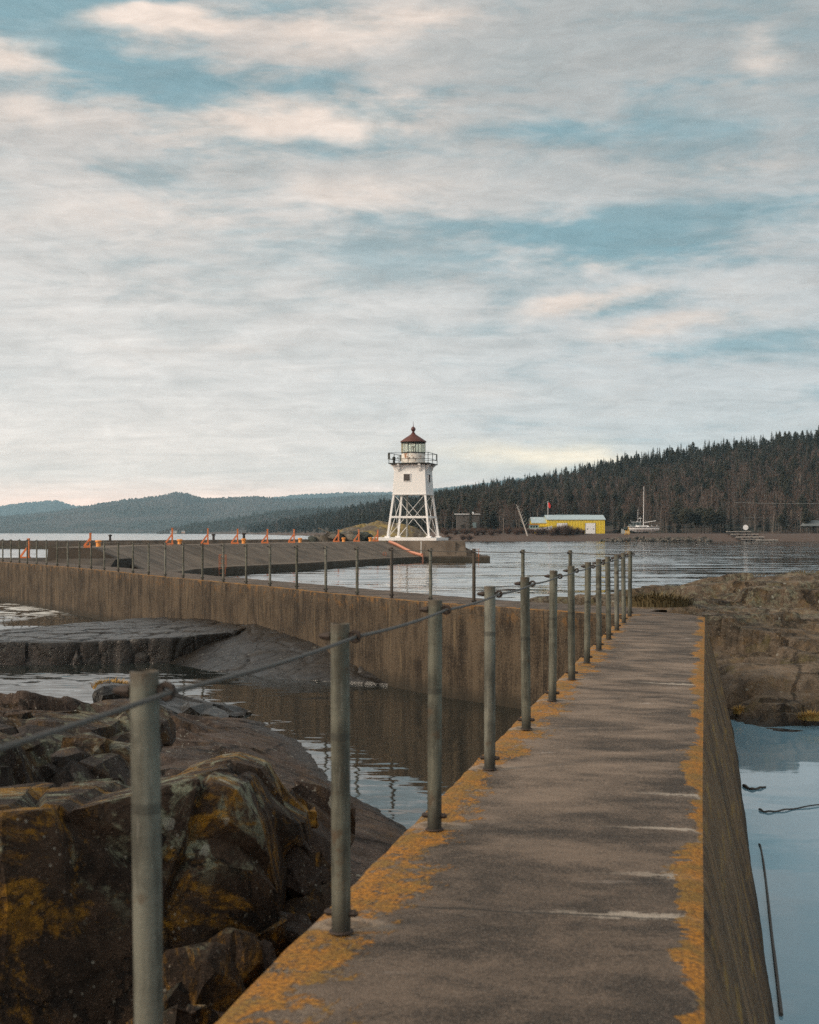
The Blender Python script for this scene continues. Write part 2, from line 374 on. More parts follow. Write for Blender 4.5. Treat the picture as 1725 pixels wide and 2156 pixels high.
def rock_fn(lich_o=.0, lich_g=.0, spots=.3, base=((.028, .022, .019), (.115, .086, .072)), rough=.62, moss=.0, stri=True, wet=0.0, ck=1.1, cks=.85):
    def fn(t, p):
        c = t.coord(); g = t.new('ShaderNodeNewGeometry'); nz = t.sep(g.outputs['Normal'])[2]; wz = t.sep(g.outputs['Position'])[2]
        big = t.noise(c, .55, 5, .6, .3); mid = t.noise(c, 3.2, 8, .66, .4); fine = t.noise(c, 22, 6, .72)
        st = t.noise(t.scale(c, (6.5, 1.3, 9.0)), 1.3, 5, .65)
        f = t.m('ADD', t.m('MULTIPLY', big, .35), t.m('ADD', t.m('MULTIPLY', mid, .35), t.m('ADD', t.m('MULTIPLY', fine, .12), t.m('MULTIPLY', st, .18))))
        col = t.mix(t.ss(f, .40, .61), base[0], base[1])
        col = t.mix(t.m('MULTIPLY', t.ss(fine, .60, .74), .4), col, tuple(min(1, x * 2.2) for x in base[1]))
        if moss:
            mm = t.m('MULTIPLY', t.ss(t.noise(c, 1.6, 7, .7, .6), .55, .66), t.ss(nz, .2, .8))
            col = t.mix(t.m('MULTIPLY', mm, moss), col, t.mix(fine, (.05, .045, .01), (.14, .12, .03)))
        crack = t.vor(t.vm('ADD', t.scale(c, (1, 1, .6)), t.scale(t.noise(c, 1.2, 6, .7, 0, True), .7)), ck, 'DISTANCE_TO_EDGE')
        cm = t.ss(crack, .022, .004)
        col = t.mix(t.m('MULTIPLY', cm, cks), col, (.010, .008, .007))
        if lich_g:
            gm = t.m('MULTIPLY', t.ss(t.noise(c, 2.1, 8, .74, .8), .48, .56), t.ss(t.noise(c, 11, 4, .6), .42, .56))
            up = t.ss(t.m('ADD', t.m('MULTIPLY', nz, .5), t.m('MULTIPLY', t.ss(wz, 1.15, 1.9), .8)), .35, .95)
            col = t.mix(t.m('MULTIPLY', t.m('MULTIPLY', gm, up), lich_g), col, t.mix(fine, (.15, .17, .11), (.36, .38, .28)))
        if lich_o:
            om = t.ss(t.noise(t.vm('ADD', c, (3.1, 7.7, 1.3)), 1.7, 9, .76, .9), .49, .575)
            ring = t.ss(t.noise(c, 15, 5, .7), .40, .60)
            col = t.mix(t.m('MULTIPLY', t.m('MULTIPLY', om, t.m('ADD', .35, t.m('MULTIPLY', ring, .65))), lich_o), col, t.mix(t.noise(c, 6, 3), (.13, .055, .008), (.50, .26, .02)))
        if spots:
            sp = t.vor(t.vm('ADD', c, t.scale(t.noise(c, 14, 3, .6, 0, True), .08)), 5.5)
            sel = t.ss(t.noise(c, 1.9, 3), .52, .60); sm = t.m('MULTIPLY', t.ss(sp, .21, .15), sel)
            col = t.mix(t.m('MULTIPLY', sm, spots), col, (.42, .42, .36))
            s2 = t.vor(c, 21); col = t.mix(t.m('MULTIPLY', t.m('MULTIPLY', t.ss(s2, .19, .13), t.ss(t.noise(c, 2.7, 3), .46, .56)), spots), col, (.38, .37, .32))
            s3 = t.noise(c, 48, 4, .8); col = t.mix(t.m('MULTIPLY', t.ss(s3, .60, .66), .6 * min(1, spots * 1.5) * (.3 if wet else 1)), col, tuple(min(1, q * 2.6 + .03) for q in base[1])); col = t.mix(t.m('MULTIPLY', t.ss(s3, .40, .34), .7 * (.3 if wet else 1)), col, tuple(q * .4 for q in base[0]))
        wl = t.ss(t.m('ADD', wz, t.m('MULTIPLY', mid, .12)), .20, .08)
        col = t.mix(t.m('MULTIPLY', wl, .7), col, (.012, .011, .010))
        t.put(p.inputs['Base Color'], col)
        t.put(p.inputs['Roughness'], t.m('SUBTRACT', rough, t.m('MULTIPLY', t.m('MAXIMUM', wl, wet), .35)))
        p.inputs['Specular IOR Level'].default_value = .45 if wet else .25
        b = t.bump(cm, .05, -.8) ; b.node.invert = False
        b = t.bump(t.m('SUBTRACT', 1.0, cm), .04, .8)
        b = t.bump(mid, .05 if wet else .10, .8, b); b = t.bump(st, .012 if wet else .03, .7, b); b = t.bump(fine, .008 if wet else .035, 1.0, b)
        t.put(p.inputs['Normal'], b)
    return fn
M_rockL = mat('lichen_boulder_rock', rock_fn(.95, .8, .55, ((.014, .009, .006), (.085, .055, .036)), .8))
M_rockN = mat('brown_slab_rock', rock_fn(.12, .25, .7, ((.022, .015, .012), (.105, .074, .058)), .7, ck=.6))
M_rockM = mat('dark_block_rock', rock_fn(.22, .55, .8, ((.014, .010, .008), (.085, .062, .050)), .75))
M_rockD = mat('wet_dark_rock', rock_fn(.0, .0, .25, ((.006, .0045, .0035), (.026, .021, .016)), .55, wet=.6))
M_rockR = mat('shelf_rock', rock_fn(.14, .35, .55, ((.024, .019, .013), (.185, .138, .098)), .7, moss=.5, ck=.45, cks=.7))
M_rockF = mat('riprap_rock', rock_fn(.1, .1, .1, ((.05, .045, .04), (.2, .18, .155)), .7))

def water_fn(t, p):
    c = t.new('ShaderNodeNewGeometry').outputs['Position']; s = t.sep(c); x, y = s[0], s[1]
    dist = t.vm('LENGTH', c); dist = t.new('ShaderNodeVectorMath', operation='LENGTH'); t.put(dist.inputs[0], c); dist = dist.outputs['Value']
    # the pool right of the pier is almost still, the left one rippled, the harbour choppy
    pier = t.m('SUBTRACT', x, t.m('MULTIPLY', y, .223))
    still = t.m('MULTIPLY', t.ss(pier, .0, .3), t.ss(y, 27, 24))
    left = t.m('MULTIPLY', t.ss(pier, .3, .0), t.ss(t.m('ADD', y, t.m('MULTIPLY', x, .9)), 30, 26))
    base = t.m('SUBTRACT', 1.0, t.m('MAXIMUM', still, left))
    def slope(sc, base_sc, det, amp, dist_=.3, rough=.6):
        v = t.vm('SUBTRACT', t.noise(t.scale(c, sc), base_sc, det, rough, dist_, True), (.5, .5, .5))
        return t.vm('MULTIPLY', v, t.comb(amp, t.m('MULTIPLY', amp, 1.6), 0.0))
    gust = t.ss(t.noise(t.scale(c, (.010, .05, 1)), 1.0, 6, .7), .40, .60)
    fine = t.ss(t.noise(t.scale(c, (.06, .42, 1)), 1.0, 5, .7), .40, .62)
    chop = t.m('MULTIPLY', base, t.m('ADD', .05, t.m('MULTIPLY', gust, .10)))
    n_ = slope((.5, 1.3, 1), 1.1, 6, chop)
    n_ = t.vm('ADD', n_, slope((.05, .26, 1), 1.0, 4, t.m('MULTIPLY', base, .085)))
    n_ = t.vm('ADD', n_, slope((1.3, 4.2, 1), 1.0, 4, t.m('MULTIPLY', left, t.m('ADD', .075, t.m('MULTIPLY', t.ss(x, -3.5, -8), .17)))))
    n_ = t.vm('ADD', n_, slope((5, 12, 1), 1.0, 3, t.m('MULTIPLY', left, .02)))
    n_ = t.vm('ADD', n_, slope((1.0, 2.0, 1), 1.0, 3, t.m('MULTIPLY', still, .022)))
    # facets seen at a low angle are the ones that lean towards the viewer
    n_ = t.vm('ADD', n_, t.comb(0.0, t.m('MULTIPLY', t.m('MULTIPLY', base, t.m('ADD', t.m('MULTIPLY', t.m('SUBTRACT', fine, .3), 1.5), t.m('ADD', .10, t.m('MULTIPLY', t.ss(t.m('SUBTRACT', x, t.m('MULTIPLY', y, .16)), 10, -25), .85)))), -.040), 1.0))
    n_ = t.vm('ADD', n_, t.comb(0.0, t.m('MULTIPLY', t.m('MULTIPLY', left, t.ss(x, -2.5, -6.5)), -.05), 0.0))
    t.put(p.inputs['Normal'], t.vm('NORMALIZE', n_))
    surf = t.m('MULTIPLY', t.m('MULTIPLY', t.ss(x, -12.2, -14.5), t.ss(x, -24, -21)), t.m('MULTIPLY', t.ss(y, 47, 50), t.ss(y, 62, 57)))
    fo = t.m('MULTIPLY', surf, t.ss(t.noise(t.scale(c, (1, .7, 1)), 1.1, 7, .7, 1.2), .47, .56))
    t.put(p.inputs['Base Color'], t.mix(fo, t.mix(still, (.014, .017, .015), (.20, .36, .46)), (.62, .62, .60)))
    t.put(p.inputs['Roughness'], t.m('ADD', .035, t.m('MULTIPLY', fo, .5)))
    p.inputs['IOR'].default_value = 1.5; p.inputs['Specular IOR Level'].default_value = .5
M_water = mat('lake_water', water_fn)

def post_fn(base, dk, rust):
    def fn(t, p):
        c = t.coord(); oi = t.new('ShaderNodeObjectInfo').outputs['Random']
        cc = t.vm('ADD', c, t.comb(t.m('MULTIPLY', oi, 30), 0.0, t.m('MULTIPLY', oi, 17)))
        v = t.noise(t.scale(cc, (14, 14, 1.6)), 1.3, 6, .65); f = t.noise(cc, 60, 5, .7); b = t.noise(t.scale(cc, (1, 1, 2.2)), 3.0, 4)
        col = t.mix(t.ss(t.m('ADD', t.m('MULTIPLY', v, .6), t.m('MULTIPLY', b, .4)), .40, .58), dk, base)
        tone = t.m('ADD', .75, t.m('MULTIPLY', oi, .45)); col = t.vm('MULTIPLY', col, t.comb(tone, tone, t.m('MULTIPLY', tone, t.m('ADD', .92, t.m('MULTIPLY', oi, .12)))))
        sc_ = t.noise(t.scale(cc, (60, 60, 4)), 1.5, 4, .7); col = t.mix(t.m('MULTIPLY', t.ss(sc_, .60, .68), .5), col, (.30, .29, .25))
        z = t.m('ADD', t.sep(c)[2], t.m('MULTIPLY', t.m('SUBTRACT', f, .5), .012)); bp = t.m('ADD', .60, t.m('MULTIPLY', oi, .25))
        band = t.ss(t.m('ABSOLUTE', t.m('SUBTRACT', z, bp)), .018, .008); col = t.mix(t.m('MULTIPLY', band, .55), col, tuple(q * .4 for q in dk))
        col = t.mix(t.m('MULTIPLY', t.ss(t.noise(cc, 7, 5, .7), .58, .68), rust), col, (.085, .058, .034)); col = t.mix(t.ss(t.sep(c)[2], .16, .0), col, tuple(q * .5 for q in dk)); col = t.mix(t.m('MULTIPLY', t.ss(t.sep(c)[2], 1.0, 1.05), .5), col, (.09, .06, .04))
        t.put(p.inputs['Base Color'], col); p.inputs['Metallic'].default_value = .25; p.inputs['Roughness'].default_value = .62
        t.put(p.inputs['Normal'], t.bump(f, .0015))
    return fn
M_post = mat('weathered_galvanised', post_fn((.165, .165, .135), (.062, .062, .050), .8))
M_postD = mat('dark_weathered_pipe', post_fn((.085, .07, .055), (.04, .035, .03), .6))
M_iron = plain('rusty_iron', (.045, .032, .026), .7, .3, .5, 30, .002)
M_cable = plain('wire_rope', (.085, .078, .070), .55, .3, .4, 60, .002)

# ---------------------------------------------------------------- concrete pier (near) and curved walkway (far)
def set_uv(me, uvs):
    L = me.uv_layers.new(name='UVMap'); idx = np.zeros(len(me.loops), dtype=np.int32); me.loops.foreach_get('vertex_index', idx)
    L.data.foreach_set('uv', np.asarray(uvs, dtype=np.float32)[idx].ravel())
def strip_slab(name, A, B, nacross, mtop, mside, uA, wfun, batA=0.0, batB=0.0, wallA=True, wallB=True, depth=1.2, rough=.006):
    """top sheet between polylines A (u=0) and B, with side walls of their own vertices"""
    V = []; UV = []; F = []; MI = []
    n = len(A); cum = [0.0]
    for i in range(1, n): cum.append(cum[-1] + (Vector(A[i]) - Vector(A[i - 1])).length)
    for i in range(n):
        a = Vector(A[i]); b = Vector(B[i]); w = wfun(i)
        for k in range(nacross + 1):
            q = k / nacross; e = min(q, 1 - q) * nacross
            p = a.lerp(b, q); z = DECK + rough * mn.noise(Vector((p.x * 2, p.y * 2, 0))) - (.012 if e < .5 else 0)
            if e < .5: z += .012 * mn.noise(Vector((p.x * 6, p.y * 6, 5)))
            V.append((p.x, p.y, z)); UV.append((q * w, uA(i, cum[i])))
    for i in range(n - 1):
        for k in range(nacross):
            s = i * (nacross + 1) + k; F.append((s, s + 1, s + nacross + 2, s + nacross + 1)); MI.append(0)
    hs = [0, .02, .25, .5, .75, 1.0, 1.25, 1.5, DECK, DECK + depth]
    for pts, oth, bat, on, k0 in ((A, B, batA, wallA, 0), (B, A, batB, wallB, nacross)):
        if not on: continue
        base = len(V)
        for i in range(n):
            a = Vector(pts[i]); o = (a - Vector(oth[i]))
            t_ = Vector(pts[min(i + 1, n - 1)]) - Vector(pts[max(i - 1, 0)]); nrm = Vector((t_.y, -t_.x)).normalized()
            if nrm.dot(o) < 0: nrm = -nrm
            tz = V[i * (nacross + 1) + k0][2]
            for h in hs:
                off = bat * h + (.010 if h > 0 else 0) + (.03 * mn.noise(Vector((a.x * .7, a.y * .7, h * 1.5))) if h > .1 else 0)
                V.append((a.x + nrm.x * off, a.y + nrm.y * off, tz - h)); UV.append((cum[i], DECK - h))
        m_ = len(hs)
        for i in range(n - 1):
            for k in range(m_ - 1):
                s = base + i * m_ + k; F.append((s, s + 1, s + m_ + 1, s + m_)); MI.append(1)
    return V, UV, F, MI
def finish_slab(name, data, mats, origin):
    V, UV, F, MI = data
    me = fast_mesh(name, [(v[0] - origin[0], v[1] - origin[1], v[2] - origin[2]) for v in V], F, MI, mats, False)
    set_uv(me, UV)
    bm = bmesh.new(); bm.from_mesh(me); bmesh.ops.recalc_face_normals(bm, faces=bm.faces)
    up = [f for f in bm.faces if f.material_index == 0 and f.normal.z < 0]
    bmesh.ops.reverse_faces(bm, faces=up); bm.to_mesh(me); bm.free()
    return link(name, me, origin)
SL = (1487 - CXP) / FPX                                                   # pier heading
def edgeR(y): return SL * y + .03 * sst(y, 8, 0)
def edgeL(y): return SL * y - 1.373
NP = 220
yA = [-3 + (22.09 + 3) * i / (NP - 1) for i in range(NP)]
yB = [-3 + (21.35 + 3) * i / (NP - 1) for i in range(NP)]
A = [(edgeL(y), y) for y in yA]; B = [(edgeR(y) - .02, y) for y in yB]
pier = finish_slab('concrete_pier', strip_slab('p', A, B, 26, None, None, lambda i, c: yA[i] * 1.025, lambda i: 1.373, 0.0, .245), [M_deck, M_pwall], (0, 0, 0))
tag(pier, 'straight narrow concrete pier in the foreground with orange lichen along both edges', 'pier')

near_px = [(-260, 1163), (-120, 1173), (0, 1183), (120, 1192), (240, 1203), (335, 1213), (430, 1222), (570, 1235), (690, 1248), (800, 1258), (900, 1267), (1000, 1274), (1150, 1284), (1240, 1290), (1310, 1294.0)]
nx = [p[0] for p in near_px]; ny = [p[1] for p in near_px]
def cedge(px):
    Z = FPX * (CAMZ - DECK) / (interp(nx, ny, px) - HOR); return ((px - CXP) / FPX * Z, Z)
raw = [cedge(p) for p in nx[:-1]] + [(edgeL(22.09), 22.09)]
def catmull(P, m):
    out = []; P = [Vector(p) for p in P]; Q = [2 * P[0] - P[1]] + P + [2 * P[-1] - P[-2]]
    for i in range(1, len(Q) - 2):
        for k in range(m):
            t = k / m; a, b, c, d = Q[i - 1:i + 3]
            out.append(.5 * ((2 * b) + (c - a) * t + (2 * a - 5 * b + 4 * c - d) * t * t + (3 * b - a - 3 * c + d) * t ** 3))
    out.append(P[-1]); return out
cn = catmull(raw, 14)
cf = []
for i, p in enumerate(cn):
    tg = (cn[min(i + 3, len(cn) - 1)] - cn[max(i - 3, 0)]).normalized(); nr = Vector((-tg.y, tg.x))
    cf.append(p + nr * 1.75)
# end piece: from the pier's left corner round to its right corner
E0 = Vector((edgeL(22.09), 22.09)); E1 = Vector((edgeR(21.35) - .02, 21.35))
far_end = [cf[-1], Vector((3.45, 24.3)), Vector((4.05, 23.2)), Vector((4.5, 22.3)), E1]
far_end = catmull([(v.x, v.y) for v in far_end], 6)
ne = len(far_end); near_end = [E0.lerp(E1, i / (ne - 1)) for i in range(ne)]
A2 = cn + near_end[1:]; B2 = cf + far_end[1:]
d2 = strip_slab('w', A2[:len(cn)], B2[:len(cn)], 8, None, None, lambda i, c: c, lambda i: 1.75, 0.0, .1)
walk = finish_slab('curved_walkway', d2, [M_deck2, M_wall], (0, 0, 0))
tag(walk, 'long curved concrete walkway wall crossing behind the pier, brown and water stained', 'breakwater')
d3 = strip_slab('w', near_end, far_end, 8, None, None, lambda i, c: c + 60, lambda i: 1.75, 0, .1, False, True)
o_ = finish_slab('corner_slab', d3, [M_deck2, M_wall], (0, 0, 0)); o_.parent = walk
# ---------------------------------------------------------------- railing posts and cables
PH = 1.05
def make_post(name, matl, big=True, loc=(0, 0, 0), rz=0):
    t = empty(name, loc, rz); n = 20 if big else 10
    m = MB(); r = .0325
    m.lathe([(.0, PH - .012), (r - .006, PH - .012), (r - .005, PH), (r, PH - .002), (r, .06), (r * .96, .004), (0, .004)], n, cap=False); m.build('pole', matl, t, smooth=True)
    zc = PH - .045
    m = MB(); m.tube([(-.075, 0, zc), (-.07, 0, zc), (-.05, 0, zc), (-.034, 0, zc)], [.003, .008, .013, .015], 8); m.build('pointed_nut', M_iron, t, smooth=True)
    m = MB(); m.tube([(.03, 0, zc), (.045, 0, zc)], .010, 8)
    m.torus((.052, 0, zc), .016, .007, 'Y', 12, 6); m.build('eye_bolt', M_iron, t, smooth=True)
    for s_ in (-1, 1):
        m = MB(); m.tube([(s_ * .03, 0, .07), (s_ * .05, 0, .07)], [.013, .013], 6); m.tube([(s_ * .05, 0, .07), (s_ * .058, 0, .07)], [.009, .008], 8); m.build('base_bolt', M_iron, t)
    m = MB(); m.lathe([(.042, .006), (.040, .012), (.033, .013)], n, cap=False); m.build('base_collar', M_iron, t)
    return t
def zpost(n): return 2.94 * (1.0055 + .5255 * (n - 1))
post_xy = []
proto = None; ang = -math.atan(SL)
for n in range(0, 14):
    Z = zpost(n); X = SL * Z - 1.235; post_xy.append((X, Z))
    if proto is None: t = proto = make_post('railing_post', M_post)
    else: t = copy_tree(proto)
    t.location = (X, Z, DECK); t.rotation_euler = (R(random.uniform(-.9, .9)), R(random.uniform(-.8, .8)), ang)
    lab = 'grey pipe post on the pier edge just outside the left of the frame' if n == 0 else \
        f'grey pipe railing post on the pier edge, {ORD[n-1]} counting away from the camera'
    tag(t, lab, 'railing post', 'railing posts along the pier')
def sag_cable(pts, sag, r, n=5, seg=10):
    out = []
    for a, b in zip(pts[:-1], pts[1:]):
        a = Vector(a); b = Vector(b)
        for k in range(seg):
            q = k / seg; p = a.lerp(b, q); p.z -= sag * 4 * q * (1 - q); out.append(p)
    out.append(Vector(pts[-1])); m = MB(); m.tube(out, r, n); return m
nd = Vector((math.cos(ang), math.sin(ang)))
cp = [(x + nd.x * .052, y + nd.y * .052, DECK + PH - .045) for x, y in post_xy]
tag(sag_cable(cp, .010, .0062, 8).build('railing_cable', M_cable, smooth=True, origin=cp[0]), 'grey wire cable threaded through the tops of the pier posts', 'cable')
npx = [9, 34, 60, 84, 113, 143, 176, 208, 244, 280, 320, 363, 408, 456, 507, 562, 621, 685, 755, 828, 910, 999, 1095, 1201, 1320, 1453, 1603, 1748]
protoF = make_post('railing_post', M_post, False); protoD = make_post('railing_post', M_postD, False)
cpts = []; usedF = usedD = False
for i, q in enumerate([-60, -38, -15] + npx):
    px = q / 1.4557; x, y = cedge(px); y2 = cedge(px + 6); tg = (Vector(y2) - Vector((x, y))).normalized(); nr = Vector((-tg.y, tg.x))
    p = Vector((x, y)) + nr * .16
    px_now = CXP + FPX * p.x / p.y; p.x -= (px_now - px) / FPX * p.y
    dk = q in (1201, 1453)
    if dk: t = copy_tree(protoD) if usedD else protoD; usedD = True
    else: t = copy_tree(protoF) if usedF else protoF; usedF = True
    t.location = (p.x, p.y, DECK); t.rotation_euler = (0, 0, math.atan2(-nr.y, -nr.x)); t.scale = (1, 1, 1)
    if dk: lab = 'dark brown pipe post on the curved walkway, ' + ('left of the lighthouse' if q == 1201 else 'right of the lighthouse')
    else: lab = f'thin grey post on the curved walkway, {ORD[i-3]} from the left of the frame' if i > 2 else f'thin grey post on the curved walkway, {ORD[i]} outside the left of the frame'
    tag(t, lab, 'railing post', 'railing posts along the curved walkway')
    c_ = p - nr * .05; cpts.append((c_.x, c_.y, DECK + PH - .045))
cpts.append(cp[-1])
tag(sag_cable(cpts, .012, .008, 5, 6).build('railing_cable', M_cable, smooth=True, origin=cpts[0]), 'thin dark cable strung along the posts of the curved walkway', 'cable')

# ---------------------------------------------------------------- water and lake bed
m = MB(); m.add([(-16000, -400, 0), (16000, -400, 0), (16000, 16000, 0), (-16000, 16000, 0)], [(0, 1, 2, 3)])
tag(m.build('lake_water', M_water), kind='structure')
m = MB(); m.add([(-16500, -450, -3), (16500, -450, -3), (16500, 16500, -3), (-16500, 16500, -3)], [(0, 1, 2, 3)])
tag(m.build('lake_bed', plain('lake_bed_silt', (.05, .045, .035), .9, 0, .3, .1, 0)), kind='structure')

# ---------------------------------------------------------------- bedrock height fields
def cellrock(x, y, s, seed, crack=.05, depth=.10, tilt=.12, lift=.10):
    wx = x + .35 * mn.noise(Vector((x * .8 / s, y * .8 / s, seed))) * s; wy = y + .35 * mn.noise(Vector((x * .8 / s, y * .8 / s, seed + 9))) * s
    d, pts = mn.voronoi(Vector((wx / s, wy / s * 1.6, seed)))
    c = pts[0]; h1 = mn.cell(Vector((c.x * 31.7, c.y * 17.3, 1.5))); h2 = mn.cell(Vector((c.x * 13.1, c.y * 41.9, 7.5))); h3 = mn.cell(Vector((c.x * 23.7, c.y * 29.3, 3.5)))
    e = d[1] - d[0]; z = (h1 - .5) * 2 * lift + ((wx / s - c.x) * (h2 - .5) + (wy / s * 1.6 - c.y) * (h3 - .5)) * 2 * tilt * s
    k = max(0, 1 - e / crack); return z - depth * k
def pier_side(x, y, side):            # keep rock clear of the pier's own volume
    return (x - edgeR(y)) if side > 0 else (edgeL(y) - x)
def h_right(x, y):
    # shelf climbing from the pool away to the back and the right, then rolling off to the harbour
    y0 = 21.0 + .25 * mn.noise(Vector((x * .5, 0, 3))) - .06 * (x - 5.5) + (2.0 * sst(x, 6.0, 5.0))
    q = y - y0
    z = .20 * q if q < 0 else 1.74 * (1 - math.exp(-q / 4.6)) + .020 * q
    z += (.075 * max(0, x - 6.5)) * sst(q, 2, 14)
    z = min(z, 2.45 + .012 * x)
    st_ = (z + .10 * fbm(x, y, 6, .5, 3) + .03 * x) / .26; fr_ = st_ - math.floor(st_); tz_ = (math.floor(st_) + sst(fr_, .62, 1.0)) * .26 - .03 * x - .10 * fbm(x, y, 6, .5, 3)
    if q > 0: z = z * .62 + tz_ * .38
    # harbour side: falls to the water along a slanting line
    yf = 33.0 + .30 * (x - 3) + .8 * mn.noise(Vector((x * .25, 5, 0)))
    yf = max(yf, 27.0) if x < 3 else yf
    z -= 2.9 * sst(y, yf, yf + 6.5)
    z -= 2.6 * sst(x, 3.4, -.6) if y > 23 else 0
    z += .12 * fbm(x, y, 1, .3, 3) * min(1, max(0, q) * .5 + .1)
    z += cellrock(x * .5, y, 1.7, 2.2, .045, .07, .05, .085) * sst(q, -.2, 1.2) + cellrock(x * .6, y, .6, 8.2, .05, .02, .04, .022)
    z += .012 * fbm(x, y, 3, 3.5, 3)
    # stay below the walkway slabs
    for P in (A2,): pass
    return z
def near_walk_clear(x, y, z):
    # below deck level inside the walkway footprint and just beside it
    best = 1e9
    for i in range(0, len(A2), 3):
        mx = (A2[i].x + B2[i].x) / 2; my = (A2[i].y + B2[i].y) / 2
        d = (mx - x) ** 2 + (my - y) ** 2
        if d < best: best = d
    d = math.sqrt(best)
    if d < 1.9: z = min(z, DECK - .03 - .55 * sst(d, 1.5, .6) + .15 * sst(d, 1.15, 1.9))
    return z
def hr(u, v):
    x = -1.5 + 27.5 * u ** 1.15; y = 20.6 + 25.4 * v ** 1.2
    z = h_right(x, y)
    z = near_walk_clear(x, y, z)
    e = x - edgeR(y)
    if y < 22.2 and e < .1: z = min(z, -.6)
    return (x, y, max(z, -1.2))
tag(link('bedrock_shelf', grid_mesh('bedrock_shelf', hr, 300, 300, M_rockR)), kind='structure')

WLY = [7, 9, 10, 12, 14.3, 17, 18.9, 20.4, 22.0, 23.2, 26]; WLX = [.30, .70, .78, .60, -.06, -1.05, -1.37, -1.77, -2.4, -3.2, -6]
def h_left(x, y):
    d = interp(WLY, WLX, y) - x
    z = .34 * d if d < 0 else (1.08 * (1 - math.exp(-d / 2.4)))
    z *= 1 - .50 * sst(y, 15, 22)
    z += .12 * fbm(x, y, 4, .4, 3) * sst(d, 0, 1.5)
    st = sst(d, .8, 2.6)
    z += cellrock(x, y, 1.9, 5.2, .045, .10, .07, .09) * st * sst(x, -2.2, -3.6) + cellrock(x, y * .5, .7, 3.1, .05, .025, .04, .02) * (.3 + .7 * st)
    z += .015 * fbm(x * 3, y, 3, 2.5, 3)
    z -= 1.7 * sst(y, 21.6, 24.2) * sst(x, -2.6, -3.6)
    z -= 1.3 * sst(y, 9.2, 7.4) * sst(x, -3.6, -2.4)
    if x > edgeL(y) - .02: z = min(z, .0)
    return max(z, -1.0)
tag(link('bedrock_slab', grid_mesh('bedrock_slab', lambda u, v: (lambda x, y: (x, y, h_left(x, y)))(-9.5 + 11.2 * u, 4.5 + 21.5 * v), 170, 300, M_rockN)), kind='structure')

